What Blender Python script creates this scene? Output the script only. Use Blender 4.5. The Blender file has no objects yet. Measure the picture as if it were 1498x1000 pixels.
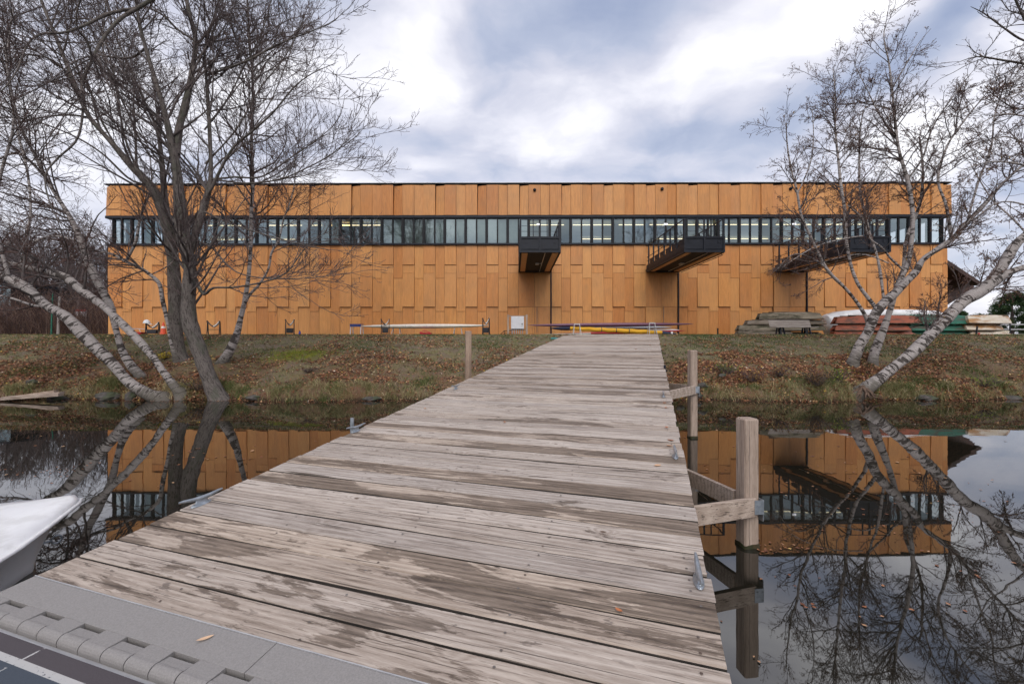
import bpy, math, random
import numpy as np
from mathutils import Vector, noise

random.seed(7)
rng = np.random.default_rng(7)
R = math.radians
S = bpy.context.scene
col = S.collection

# ------------------------------------------------------------------ camera
cam_data = bpy.data.cameras.new('camera')
cam_data.lens = 15.0
cam_data.sensor_width = 36.0
cam_data.clip_start = 0.05
cam_data.clip_end = 3000
cam = bpy.data.objects.new('camera', cam_data)
col.objects.link(cam)
cam.location = (0, 0, 1.7)
cam.rotation_euler = (R(90), 0, 0)
S.camera = cam
F = 624.2
CZ = 1.7


def W(px, py, d):
    return ((px - 749) / F * d, d, CZ + (500 - py) / F * d)


# ------------------------------------------------------------------ render settings
S.view_settings.view_transform = 'Standard'
S.view_settings.look = 'None'
S.view_settings.exposure = 0.45
S.view_settings.gamma = 1.0
S.cycles.use_adaptive_sampling = True
S.cycles.adaptive_threshold = 0.03
S.cycles.max_bounces = 6
S.cycles.diffuse_bounces = 2
S.cycles.glossy_bounces = 4
S.cycles.transmission_bounces = 3
S.cycles.transparent_max_bounces = 6
S.cycles.caustics_reflective = False
S.cycles.caustics_refractive = False

# ------------------------------------------------------------------ world
SUN_EL, SUN_AZ = 42, 182       # degrees; azimuth clockwise from +Y
world = bpy.data.worlds.new('World')
S.world = world
world.use_nodes = True
nt = world.node_tree
nt.nodes.clear()


class NB:
    """small helper for building node trees"""
    def __init__(s, tree):
        s.t = tree

    def n(s, typ, **kw):
        nd = s.t.nodes.new(typ)
        for k, v in kw.items():
            if k.startswith('i_'):
                key = k[2:]
                key = int(key) if key.isdigit() else key.replace('_', ' ')
                s.put(nd.inputs[key], v)
            else:
                setattr(nd, k, v)
        return nd

    def put(s, sock, v):
        if isinstance(v, bpy.types.NodeSocket):
            s.t.links.new(v, sock)
        elif isinstance(v, bpy.types.Node):
            s.t.links.new(v.outputs[0], sock)
        else:
            sock.default_value = v

    def math(s, op, a, b=None, c=None, clamp=False):
        nd = s.t.nodes.new('ShaderNodeMath')
        nd.operation = op
        nd.use_clamp = clamp
        s.put(nd.inputs[0], a)
        if b is not None:
            s.put(nd.inputs[1], b)
        if c is not None:
            s.put(nd.inputs[2], c)
        return nd.outputs[0]

    def mix(s, f, a, b, blend='MIX'):
        nd = s.t.nodes.new('ShaderNodeMix')
        nd.data_type = 'RGBA'
        nd.blend_type = blend
        s.put(nd.inputs[0], f)
        s.put(nd.inputs[6], a)
        s.put(nd.inputs[7], b)
        return nd.outputs[2]

    def ramp(s, f, stops):
        nd = s.t.nodes.new('ShaderNodeValToRGB')
        cr = nd.color_ramp
        while len(cr.elements) < len(stops):
            cr.elements.new(0.5)
        for e, (p, c) in zip(cr.elements, stops):
            e.position = p
            e.color = c if len(c) == 4 else (*c, 1)
        s.put(nd.inputs[0], f)
        return nd.outputs[0]

    def sm(s, v, a, b, lo=0.0, hi=1.0):
        nd = s.t.nodes.new('ShaderNodeMapRange')
        nd.interpolation_type = 'SMOOTHSTEP'
        s.put(nd.inputs[0], v)
        nd.inputs[1].default_value = a
        nd.inputs[2].default_value = b
        nd.inputs[3].default_value = lo
        nd.inputs[4].default_value = hi
        return nd.outputs[0]

    def noise(s, vec, scale, detail=4, rough=0.55, dist=0.0):
        nd = s.t.nodes.new('ShaderNodeTexNoise')
        s.put(nd.inputs['Vector'], vec)
        nd.inputs['Scale'].default_value = scale
        nd.inputs['Detail'].default_value = detail
        nd.inputs['Roughness'].default_value = rough
        nd.inputs['Distortion'].default_value = dist
        return nd.outputs[0]

    def vmul(s, vec, v):
        nd = s.t.nodes.new('ShaderNodeVectorMath')
        nd.operation = 'MULTIPLY'
        s.put(nd.inputs[0], vec)
        s.put(nd.inputs[1], v)
        return nd.outputs[0]

    def vadd(s, a, b):
        nd = s.t.nodes.new('ShaderNodeVectorMath')
        nd.operation = 'ADD'
        s.put(nd.inputs[0], a)
        s.put(nd.inputs[1], b)
        return nd.outputs[0]

    def xyz(s, x, y, z):
        nd = s.t.nodes.new('ShaderNodeCombineXYZ')
        s.put(nd.inputs[0], x)
        s.put(nd.inputs[1], y)
        s.put(nd.inputs[2], z)
        return nd.outputs[0]

    def sep(s, v):
        nd = s.t.nodes.new('ShaderNodeSeparateXYZ')
        s.put(nd.inputs[0], v)
        return nd.outputs


def build_world():
    b = NB(nt)
    sky = b.n('ShaderNodeTexSky', sky_type='NISHITA')
    sky.sun_disc = False
    sky.sun_elevation = R(SUN_EL)
    sky.sun_rotation = R(SUN_AZ)
    sky.air_density = 1.2
    sky.dust_density = 2.0
    tc = b.n('ShaderNodeTexCoord')
    x, y, z = b.sep(tc.outputs['Generated'])[:]
    zc = b.math('ADD', b.math('ABSOLUTE', z), 0.35)
    cx = b.math('DIVIDE', x, zc)                    # point on a domed cloud layer overhead
    cy = b.math('DIVIDE', y, zc)
    p = b.xyz(cx, cy, 0.0)
    warp = b.n('ShaderNodeTexNoise', i_Vector=p, i_Scale=2.2, i_Detail=5.0)
    cen = b.vadd(warp.outputs[1], (-.5, -.5, -.5))
    pw = b.vadd(p, b.vmul(cen, (0.30, 0.30, 0.0)))
    rot = b.n('ShaderNodeMapping', vector_type='POINT')
    b.put(rot.inputs[0], pw)
    rot.inputs['Rotation'].default_value = (0, 0, R(50))
    rot.inputs['Scale'].default_value = (0.8, 1.5, 1)
    n1 = b.noise(rot.outputs[0], 2.3, 6, 0.5, 0.3)
    n2 = b.noise(pw, 6.5, 6, 0.55, 0.3)
    base = b.math('ADD', b.math('MULTIPLY', n1, 0.72), b.math('MULTIPLY', n2, 0.28))
    px, py, _ = b.sep(b.vadd(p, b.vmul(cen, (0.38, 0.38, 0.0))))[:]
    # banks of thicker and thinner cloud: azimuth, elevation (degrees), size, strength
    blobs = [(-13, 30.5, .10, .16), (5, 25, .13, .13), (12, 27, .10, .08), (20, 30, .12, .13), (28, 31, .13, .15), (36, 32.5, .12, .15), (44, 31, .10, .10),
             (-4, 34, .10, -.13), (8, 35.5, .09, -.12), (17, 37, .10, -.13), (-1, 37.5, .12, -.06),
             (24, 23, .08, -.12), (29, 21, .09, -.12), (34, 23, .09, -.18), (39, 25, .09, -.20), (44, 26.5, .09, -.20), (48, 27.5, .09, -.18), (18, 24, .09, -.12),
             (30, 16, .08, .14), (43, 18, .12, .14), (50, 21, .09, .14), (-12, 20, .12, .07), (-10, 25, .08, -.08), (0, 14, .15, .06),
             (-34, 28, .25, .08), (-46, 20, .2, .08), (-25, 20, .12, .03), (60, 25, .2, .05), (-70, 25, .4, .05)]
    tot = base
    for a_, e_, rad_, st in blobs:
        ca_, ce_ = R(a_), R(e_)
        vx, vy, vz = math.sin(ca_) * math.cos(ce_), math.cos(ca_) * math.cos(ce_), math.sin(ce_)
        dx = b.math('MULTIPLY', b.math('SUBTRACT', px, vx / (vz + .35)), 1 / rad_)
        dy = b.math('MULTIPLY', b.math('SUBTRACT', py, vy / (vz + .35)), 1 / rad_)
        d2 = b.math('ADD', b.math('MULTIPLY', dx, dx), b.math('MULTIPLY', dy, dy))
        g = b.math('EXPONENT', b.math('MULTIPLY', d2, -1.0))
        tot = b.math('ADD', tot, b.math('MULTIPLY', g, st * .92))
    # thickness -> colour: thin = blue grey, thick = white
    cloud = b.ramp(tot, [(0.24, (0.26, 0.31, 0.45)), (0.39, (0.39, 0.43, 0.55)), (0.49, (0.54, 0.55, 0.64)), (0.59, (0.72, 0.715, 0.775)), (0.72, (0.96, 0.95, 0.975))])
    glow = b.sm(z, 0.0, 0.25, 1.0, 0.0)
    cloud = b.mix(b.math('MULTIPLY', glow, 0.35), cloud, (0.70, 0.70, 0.76, 1))
    skyc = b.vmul(sky.outputs[0], (0.12, 0.12, 0.12))
    final = b.mix(0.90, skyc, cloud)
    bg = b.n('ShaderNodeBackground')
    b.put(bg.inputs[0], final)
    bg.inputs[1].default_value = 1.0
    out = b.n('ShaderNodeOutputWorld')
    nt.links.new(bg.outputs[0], out.inputs[0])


build_world()

sun_d = bpy.data.lights.new('sun', 'SUN')
sun_d.energy = 1.4
sun_d.angle = R(45)
sun_d.color = (1, 0.95, 0.88)
sun = bpy.data.objects.new('sun', sun_d)
col.objects.link(sun)
az, el = R(SUN_AZ), R(SUN_EL)
sdir = Vector((math.sin(az) * math.cos(el), math.cos(az) * math.cos(el), math.sin(el)))
sun.rotation_euler = (-sdir).to_track_quat('-Z', 'Y').to_euler()
sun.location = sdir * 60

# ------------------------------------------------------------------ helpers


def tag(o, label=None, cat=None, group=None, kind=None):
    if label:
        o['label'] = label
    if cat:
        o['category'] = cat
    if group:
        o['group'] = group
    if kind:
        o['kind'] = kind
    return o


def empty(name, loc=(0, 0, 0), rz=0.0):
    o = bpy.data.objects.new(name, None)
    o.empty_display_size = 0.3
    o.location = loc
    o.rotation_euler = (0, 0, rz)
    col.objects.link(o)
    return o


def children(o):
    return [c for c in bpy.data.objects if c.parent == o]


def copy_tree(o, parent=None, kids=None):
    c = o.copy()
    col.objects.link(c)
    c.parent = parent
    for ch in children(o):
        copy_tree(ch, c)
    return c


def link_mesh(name, me, mats, parent=None, loc=None, smooth=False):
    if not isinstance(mats, (list, tuple)):
        mats = [mats]
    for m in mats:
        me.materials.append(m)
    o = bpy.data.objects.new(name, me)
    col.objects.link(o)
    if parent:
        o.parent = parent
    if loc:
        o.location = loc
    if smooth:
        me.shade_smooth()
    return o


class MB:
    def __init__(s):
        s.v, s.f, s.m, s.r, s.sm = [], [], [], [], []
        s.mi = 0
        s.rnd = 0.5

    def add(s, verts, faces, smooth=False):
        o = len(s.v)
        s.v += [tuple(v) for v in verts]
        s.r += [s.rnd] * len(verts)
        for f in faces:
            s.f.append(tuple(i + o for i in f))
            s.m.append(s.mi)
            s.sm.append(smooth)

    def hexa(s, p):
        """8 corners: bottom 0-3 ccw, top 4-7 ccw"""
        s.add(p, [(0, 3, 2, 1), (4, 5, 6, 7), (0, 1, 5, 4), (1, 2, 6, 5), (2, 3, 7, 6), (3, 0, 4, 7)])

    def box(s, x0, x1, y0, y1, z0, z1):
        s.hexa([(x0, y0, z0), (x1, y0, z0), (x1, y1, z0), (x0, y1, z0), (x0, y0, z1), (x1, y0, z1), (x1, y1, z1), (x0, y1, z1)])

    def bar(s, a, b, w, h, up=(0, 0, 1)):
        a, b, up = Vector(a), Vector(b), Vector(up)
        t = (b - a).normalized()
        sd = t.cross(up)
        if sd.length < 1e-4:
            sd = t.cross(Vector((0, 1, 0)))
        sd.normalize()
        u = sd.cross(t)
        sd *= w / 2
        u *= h / 2
        s.hexa([a - sd - u, a + sd - u, b + sd - u, b - sd - u, a - sd + u, a + sd + u, b + sd + u, b - sd + u])

    def tube(s, pts, rad, n=8, cap=True):
        pts = [Vector(p) for p in pts]
        if not isinstance(rad, (list, tuple)):
            rad = [rad] * len(pts)
        vs, fs = [], []
        prev = None
        for i, p in enumerate(pts):
            t = (pts[min(i + 1, len(pts) - 1)] - pts[max(i - 1, 0)]).normalized()
            if prev is None:
                ref = Vector((0, 0, 1)) if abs(t.z) < 0.9 else Vector((1, 0, 0))
                a = t.cross(ref).normalized()
            else:
                a = (prev - t * prev.dot(t)).normalized()
            prev = a
            b_ = t.cross(a)
            for k in range(n):
                th = 2 * math.pi * k / n
                vs.append(p + (a * math.cos(th) + b_ * math.sin(th)) * rad[i])
        for i in range(len(pts) - 1):
            for k in range(n):
                k2 = (k + 1) % n
                fs.append((i * n + k, i * n + k2, (i + 1) * n + k2, (i + 1) * n + k))
        s.add(vs, fs, True)
        if cap:
            s.add([vs[k] for k in range(n)], [tuple(range(n))[::-1]])
            s.add([vs[-n + k] for k in range(n)], [tuple(range(n))])

    def loft(s, rings, closed=True, caps=True, smooth=True):
        n = len(rings[0])
        vs = [v for r in rings for v in r]
        fs = []
        kk = n if closed else n - 1
        for i in range(len(rings) - 1):
            for k in range(kk):
                k2 = (k + 1) % n
                fs.append((i * n + k, i * n + k2, (i + 1) * n + k2, (i + 1) * n + k))
        s.add(vs, fs, smooth)
        if caps and closed:
            s.add(rings[0], [tuple(range(n))[::-1]])
            s.add(rings[-1], [tuple(range(n))])

    def build(s, name, mats, parent=None, loc=None, bevel=0.0):
        me = bpy.data.meshes.new(name)
        me.from_pydata(s.v, [], s.f)
        me.polygons.foreach_set('material_index', s.m)
        me.polygons.foreach_set('use_smooth', s.sm)
        at = me.attributes.new('rnd', 'FLOAT', 'POINT')
        at.data.foreach_set('value', s.r)
        o = link_mesh(name, me, mats, parent, loc)
        if bevel:
            md = o.modifiers.new('bevel', 'BEVEL')
            md.width = bevel
            md.segments = 2
            md.limit_method = 'ANGLE'
        return o


def np_mesh(name, V, quads, mats, parent=None, smooth=True, uv=None, mat_idx=None, rnd=None):
    me = bpy.data.meshes.new(name)
    k = quads.shape[1]
    me.vertices.add(len(V))
    me.vertices.foreach_set('co', V.astype(np.float32).ravel())
    me.loops.add(quads.size)
    me.loops.foreach_set('vertex_index', quads.astype(np.int32).ravel())
    me.polygons.add(len(quads))
    me.polygons.foreach_set('loop_start', np.arange(0, quads.size, k, dtype=np.int32))
    me.polygons.foreach_set('use_smooth', np.full(len(quads), smooth))
    if mat_idx is not None:
        me.polygons.foreach_set('material_index', mat_idx.astype(np.int32))
    if uv is not None:
        l = me.uv_layers.new(name='UVMap')
        l.data.foreach_set('uv', uv[quads.ravel()].astype(np.float32).ravel())
    if rnd is not None:
        at = me.attributes.new('rnd', 'FLOAT', 'POINT')
        at.data.foreach_set('value', rnd.astype(np.float32))
    me.update(calc_edges=True)
    me.validate()
    return link_mesh(name, me, mats, parent)


# ------------------------------------------------------------------ materials
def new_mat(name):
    m = bpy.data.materials.new(name)
    m.use_nodes = True
    t = m.node_tree
    t.nodes.clear()
    b = NB(t)
    out = b.n('ShaderNodeOutputMaterial')
    bs = b.n('ShaderNodeBsdfPrincipled')
    t.links.new(bs.outputs[0], out.inputs[0])
    return m, b, bs, out


def pm(name, c1, c2=None, rough=0.6, scale=6.0, metallic=0.0, bump=0.0, bscale=None, stretch=(1, 1, 1), spec=0.5, dirt=None):
    m, b, bs, _ = new_mat(name)
    tc = b.n('ShaderNodeTexCoord')
    v = b.vmul(tc.outputs['Object'], stretch)
    if c2 is None:
        c2 = tuple(c * 0.72 for c in c1)
    n = b.noise(v, scale, 5, 0.6)
    f = b.sm(n, 0.32, 0.68)
    c = b.mix(f, (*c1, 1), (*c2, 1))
    if dirt:
        nd = b.noise(b.vadd(v, (9.3, 2.2, 5.1)), scale * 0.6, 6, 0.7)
        c = b.mix(b.sm(nd, 0.46, 0.60), c, (*dirt, 1))
    b.put(bs.inputs['Base Color'], c)
    b.put(bs.inputs['Roughness'], b.math('ADD', b.math('MULTIPLY', n, 0.25), rough - 0.12))
    bs.inputs['Metallic'].default_value = metallic
    bs.inputs['Specular IOR Level'].default_value = spec
    if bump:
        nb = b.noise(v, bscale or scale * 4, 5, 0.6)
        bp = b.n('ShaderNodeBump')
        bp.inputs['Strength'].default_value = bump
        bp.inputs['Distance'].default_value = 0.02
        b.put(bp.inputs['Height'], nb)
        b.put(bs.inputs['Normal'], bp.outputs[0])
    return m


def panel_mat():
    m, b, bs, _ = new_mat('timber_panel')
    tc = b.n('ShaderNodeTexCoord')
    at = b.n('ShaderNodeAttribute', attribute_name='rnd')
    rv = at.outputs['Fac']
    off = b.xyz(b.math('MULTIPLY', rv, 37.0), b.math('MULTIPLY', rv, 91.0), b.math('MULTIPLY', rv, 53.0))
    v = b.vadd(tc.outputs['Object'], off)
    g = b.noise(b.vmul(v, (7, 7, 0.7)), 1.6, 5, 0.6, 1.2)
    fine = b.noise(b.vmul(v, (60, 60, 2.0)), 1.0, 3, 0.6)
    big = b.noise(v, 0.9, 2, 0.5)
    mixv = b.math('ADD', b.math('MULTIPLY', g, 0.6), b.math('MULTIPLY', fine, 0.4))
    c = b.ramp(mixv, [(0.30, (0.43, 0.178, 0.050)), (0.5, (0.60, 0.262, 0.076)), (0.72, (0.72, 0.35, 0.112))])
    hue = b.math('FRACT', b.math('MULTIPLY', rv, 17.31))
    c = b.mix(b.math('MULTIPLY', hue, 0.68), c, b.mix(1.0, c, (0.74, 0.59, 0.54, 1), 'MULTIPLY'))
    hue2 = b.math('FRACT', b.math('MULTIPLY', rv, 29.7))
    c = b.mix(b.math('MULTIPLY', hue2, 0.35), c, (0.72, 0.40, 0.16, 1))
    c = b.mix(b.math('MULTIPLY', b.sm(big, 0.45, 0.7), 0.25), c, (0.36, 0.19, 0.085, 1))
    wth = b.noise(b.vmul(tc.outputs['Object'], (5.0, 5.0, .35)), 1.0, 5, .65)
    c = b.mix(b.math('MULTIPLY', b.sm(wth, .50, .68), .28), c, (0.30, 0.15, 0.065, 1))
    b.put(bs.inputs['Base Color'], c)
    bs.inputs['Roughness'].default_value = 0.42
    bs.inputs['Specular IOR Level'].default_value = 0.35
    return m


def deck_mat(name='weathered_planks', light=1.0, stain=1.0, grain_axis='x', tint=None):
    m, b, bs, _ = new_mat(name)
    tc = b.n('ShaderNodeTexCoord')
    at = b.n('ShaderNodeAttribute', attribute_name='rnd')
    rv = at.outputs['Fac']
    x, y, z = b.sep(tc.outputs['Object'])[:]
    if grain_axis == 'z':
        x, z = z, x
    v = b.xyz(b.math('ADD', x, b.math('MULTIPLY', rv, 71.3)), b.math('ADD', y, b.math('MULTIPLY', rv, 3.7)), b.math('ADD', z, b.math('MULTIPLY', rv, 19.7)))
    # knots
    kv = b.n('ShaderNodeTexVoronoi', feature='F1')
    b.put(kv.inputs['Vector'], b.vmul(v, (2.6, 5.2, 1.0 if grain_axis == 'x' else 5.2)))
    kv.inputs['Scale'].default_value = 1.0
    kv.inputs['Randomness'].default_value = 1.0
    kd = kv.outputs['Distance']
    kgate = b.math('GREATER_THAN', b.sep(kv.outputs['Color'])[0], 0.80)
    knot = b.math('MULTIPLY', b.sm(kd, 0.03, 0.075, 1.0, 0.0), kgate)
    kn_swirl = b.math('MULTIPLY', b.sm(kd, 0.0, 0.36, 1.0, 0.0), kgate)
    # grain lines: long bands along the board, swept round the knots
    warp = b.noise(b.vmul(v, (0.45, 3.0, 3.0)), 1.0, 2, 0.4)
    ph = b.math('ADD', b.math('MULTIPLY', b.sep(v)[1], 60.0), b.math('MULTIPLY', warp, 9.0))
    ph = b.math('ADD', ph, b.math('MULTIPLY', kn_swirl, 6.0))
    rings = b.math('ADD', b.math('MULTIPLY', b.math('SINE', b.math('MULTIPLY', ph, 2.6)), 0.5), 0.5)
    ringn = b.noise(b.vmul(v, (2.2, 42, 42)), 1.0, 6, 0.74, 0.5)
    fine = b.noise(b.vmul(v, (14.0, 150, 150)), 1.0, 5, 0.78)
    mid = b.noise(b.vmul(v, (1.6, 13, 13)), 1.0, 7, 0.68)
    g = b.math('ADD', b.math('ADD', b.math('MULTIPLY', rings, 0.08), b.math('MULTIPLY', ringn, 0.33)), b.math('ADD', b.math('MULTIPLY', fine, 0.29), b.math('MULTIPLY', mid, 0.30)))
    L = light
    T = tint or (1, 1, 1)
    c = b.ramp(g, [(p_, tuple(v_ * L * t_ for v_, t_ in zip(c_, T))) for p_, c_ in ((0.34, (0.16, 0.133, 0.115)), (0.42, (0.31, 0.272, 0.245)), (0.52, (0.44, 0.402, 0.375)), (0.64, (0.58, 0.545, 0.515)))])
    h1 = b.math('FRACT', b.math('MULTIPLY', rv, 13.7))
    h2 = b.math('FRACT', b.math('MULTIPLY', rv, 41.9))
    c = b.mix(b.math('MULTIPLY', h1, 0.6), c, b.mix(1.0, c, (0.90, 0.78, 0.64, 1), 'MULTIPLY'))
    c = b.mix(b.math('MULTIPLY', h2, 0.8), c, b.mix(1.0, c, (0.66, 0.635, 0.62, 1), 'MULTIPLY'))
    # worn, dark brown patches that follow the grain
    st = b.noise(b.vmul(v, (0.75, 4.2, 4.2)), 1.0, 6, 0.62, 0.8)
    stf = b.noise(b.vmul(v, (5.0, 38, 38)), 1.0, 6, 0.72)
    s_ = b.math('ADD', b.math('ADD', st, b.math('MULTIPLY', b.math('SUBTRACT', stf, 0.5), 0.34)), b.math('MULTIPLY', b.math('SUBTRACT', h1, 0.6), 0.24))
    sm_ = b.math('MULTIPLY', b.sm(s_, 0.528, 0.558), 0.92 * stain)
    dark = b.ramp(g, [(0.38, (0.025, 0.017, 0.013)), (0.47, (0.075, 0.052, 0.036)), (0.56, (0.15, 0.107, 0.077)), (0.66, (0.27, 0.205, 0.155))])
    c = b.mix(b.math('MULTIPLY', sm_, b.sm(mid, .25, .55, 1.0, .75)), c, dark)
    # small damp specks
    sp = b.noise(b.vmul(v, (9, 26, 26)), 1.0, 3, 0.5)
    spm = b.noise(b.vmul(v, (0.8, 2.5, 2.5)), 1.0, 2, 0.5)
    spk = b.math('MULTIPLY', b.math('MULTIPLY', b.sm(sp, 0.62, 0.68), b.sm(spm, 0.5, 0.6)), 0.75 * stain)
    c = b.mix(spk, c, (0.12, 0.095, 0.08, 1))
    # fine drying cracks
    ck = b.noise(b.vmul(v, (1.1, 75, 75)), 1.0, 2, 0.5, 0.3)
    c = b.mix(b.math('MULTIPLY', b.sm(ck, 0.635, 0.66), 0.75), c, (0.06, 0.045, 0.035, 1))
    ck2 = b.noise(b.vmul(b.vadd(v, (5, 3, 1)), (5.0, 150, 150)), 1.0, 2, 0.5)
    c = b.mix(b.math('MULTIPLY', b.sm(ck2, 0.60, 0.66), 0.45), c, (0.09, 0.07, 0.056, 1))
    c = b.mix(knot, c, (0.10, 0.062, 0.042, 1))
    b.put(bs.inputs['Base Color'], c)
    b.put(bs.inputs['Roughness'], b.math('SUBTRACT', 0.82, b.math('MULTIPLY', sm_, 0.22)))
    bs.inputs['Specular IOR Level'].default_value = 0.3
    bp = b.n('ShaderNodeBump')
    bp.inputs['Strength'].default_value = 0.55
    bp.inputs['Distance'].default_value = 0.004
    hgt = b.math('SUBTRACT', g, b.math('MULTIPLY', b.sm(ck, 0.64, 0.70), 0.6))
    b.put(bp.inputs['Height'], hgt)
    b.put(bs.inputs['Normal'], bp.outputs[0])
    return m


def birch_mat():
    m, b, bs, _ = new_mat('birch_bark')
    uv = b.n('ShaderNodeUVMap').outputs[0]
    u, v, _ = b.sep(uv)[:]
    vec = b.xyz(b.math('MULTIPLY', u, 1.0), v, 0.0)
    n0 = b.noise(b.vmul(vec, (5.0, 26, 1)), 1.0, 4, 0.6, 0.4)
    n1 = b.noise(b.vmul(vec, (2.4, 8.5, 1)), 1.0, 3, 0.55, 1.2)
    n2 = b.noise(b.vmul(vec, (14, 70, 1)), 1.0, 3, 0.6)
    big = b.noise(b.vmul(vec, (1.2, 1.1, 1)), 1.0, 3, 0.5)
    c = b.mix(n0, (0.52, 0.475, 0.45, 1), (0.21, 0.187, 0.178, 1))
    c = b.mix(b.math('MULTIPLY', b.sm(n2, 0.5, 0.62), 0.5), c, (0.17, 0.14, 0.13, 1))
    marks = b.math('ADD', b.math('MULTIPLY', n1, 0.8), b.math('MULTIPLY', n0, 0.2))
    marks = b.math('ADD', marks, b.math('MULTIPLY', b.math('SUBTRACT', big, 0.5), 0.22))
    c = b.mix(b.math('MULTIPLY', b.sm(marks, 0.53, 0.56), 0.95), c, (0.045, 0.036, 0.032, 1))
    zz = b.sep(b.n('ShaderNodeTexCoord').outputs['Object'])[2]
    zl = b.math('ADD', zz, b.math('MULTIPLY', b.math('SUBTRACT', n1, .5), 1.2))
    c = b.mix(b.math('MULTIPLY', b.sm(zl, .0, .45, 1.0, 0.0), .85), c, b.mix(n0, (0.13, 0.11, 0.09, 1), (0.04, 0.04, 0.028, 1)))
    b.put(bs.inputs['Base Color'], c)
    bs.inputs['Roughness'].default_value = 0.75
    bs.inputs['Specular IOR Level'].default_value = 0.25
    bp = b.n('ShaderNodeBump')
    bp.inputs['Strength'].default_value = 0.6
    bp.inputs['Distance'].default_value = 0.01
    b.put(bp.inputs['Height'], b.math('SUBTRACT', n0, b.math('MULTIPLY', b.sm(marks, 0.53, 0.58), 0.5)))
    b.put(bs.inputs['Normal'], bp.outputs[0])
    return m


def bark_mat(name, c1, c2, lichen=None):
    m, b, bs, _ = new_mat(name)
    uv = b.n('ShaderNodeUVMap').outputs[0]
    u, v, _ = b.sep(uv)[:]
    vec = b.xyz(u, v, 0.0)
    n0 = b.noise(b.vmul(vec, (17, 4.5, 1)), 1.0, 6, 0.6, 0.8)
    n1 = b.noise(b.vmul(vec, (3, 1.5, 1)), 1.0, 4, 0.6)
    n3 = b.noise(b.vmul(vec, (60, 22, 1)), 1.0, 3, 0.6)
    h = b.math('ADD', b.math('MULTIPLY', n0, 0.7), b.math('MULTIPLY', n3, 0.3))
    c = b.mix(b.sm(h, 0.36, 0.56), (*c1, 1), (*c2, 1))
    if lichen:
        c = b.mix(b.math('MULTIPLY', b.sm(n1, 0.52, 0.64), 0.6), c, (*lichen, 1))
    b.put(bs.inputs['Base Color'], c)
    bs.inputs['Roughness'].default_value = 0.9
    bs.inputs['Specular IOR Level'].default_value = 0.2
    bp = b.n('ShaderNodeBump')
    bp.inputs['Strength'].default_value = 0.9
    bp.inputs['Distance'].default_value = 0.02
    b.put(bp.inputs['Height'], h)
    b.put(bs.inputs['Normal'], bp.outputs[0])
    return m


def rnd_mat(name, stops, rough=0.7, translucent=0.0):
    """colour picked by the per-vertex random attribute"""
    m, b, bs, out = new_mat(name)
    at = b.n('ShaderNodeAttribute', attribute_name='rnd')
    c = b.ramp(at.outputs['Fac'], stops)
    b.put(bs.inputs['Base Color'], c)
    bs.inputs['Roughness'].default_value = rough
    bs.inputs['Specular IOR Level'].default_value = 0.3
    return m


def ground_mat():
    m, b, bs, _ = new_mat('bank_soil')
    tc = b.n('ShaderNodeTexCoord')
    v = tc.outputs['Object']
    x, y, z = b.sep(v)[:]
    n0 = b.noise(v, 0.55, 4, 0.6)
    n1 = b.noise(v, 3.0, 6, 0.7)
    n2 = b.noise(v, 22, 5, 0.7)
    n3 = b.noise(v, 70, 3, 0.6)
    grass = b.mix(n3, (0.10, 0.097, 0.043, 1), (0.27, 0.24, 0.13, 1))
    soil = b.mix(n2, (0.09, 0.068, 0.052, 1), (0.26, 0.205, 0.155, 1))
    lit = b.mix(n3, (0.07, 0.034, 0.02, 1), (0.25, 0.115, 0.06, 1))
    c = b.mix(b.sm(n1, 0.4, 0.6), grass, soil)
    # more leaf litter low on the bank, more grass towards the top
    low = b.sm(z, 0.1, 1.7, 1.0, 0.0)
    lf = b.math('MULTIPLY', low, b.sm(b.math('ADD', b.math('MULTIPLY', n0, 0.5), b.math('MULTIPLY', n2, 0.5)), 0.40, 0.56))
    c = b.mix(b.math('MULTIPLY', lf, 0.8), c, lit)
    wet = b.sm(z, 0.02, 0.16, 1.0, 0.0)
    c = b.mix(b.math('MULTIPLY', wet, 0.8), c, (0.025, 0.018, 0.012, 1))
    b.put(bs.inputs['Base Color'], c)
    bs.inputs['Roughness'].default_value = 0.95
    bs.inputs['Specular IOR Level'].default_value = 0.15
    bp = b.n('ShaderNodeBump')
    bp.inputs['Strength'].default_value = 0.8
    bp.inputs['Distance'].default_value = 0.03
    b.put(bp.inputs['Height'], b.math('ADD', n2, n3))
    b.put(bs.inputs['Normal'], bp.outputs[0])
    return m


def water_mat():
    m, b, bs, _ = new_mat('pond_water')
    tc = b.n('ShaderNodeTexCoord')
    v = tc.outputs['Object']
    bs.inputs['Base Color'].default_value = (0.012, 0.011, 0.008, 1)
    bs.inputs['Roughness'].default_value = 0.015
    bs.inputs['IOR'].default_value = 1.95
    n = b.noise(b.vmul(v, (1, 1.8, 1)), 1.1, 2, 0.45)
    bp = b.n('ShaderNodeBump')
    bp.inputs['Strength'].default_value = 0.022
    bp.inputs['Distance'].default_value = 0.05
    b.put(bp.inputs['Height'], n)
    b.put(bs.inputs['Normal'], bp.outputs[0])
    return m


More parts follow.
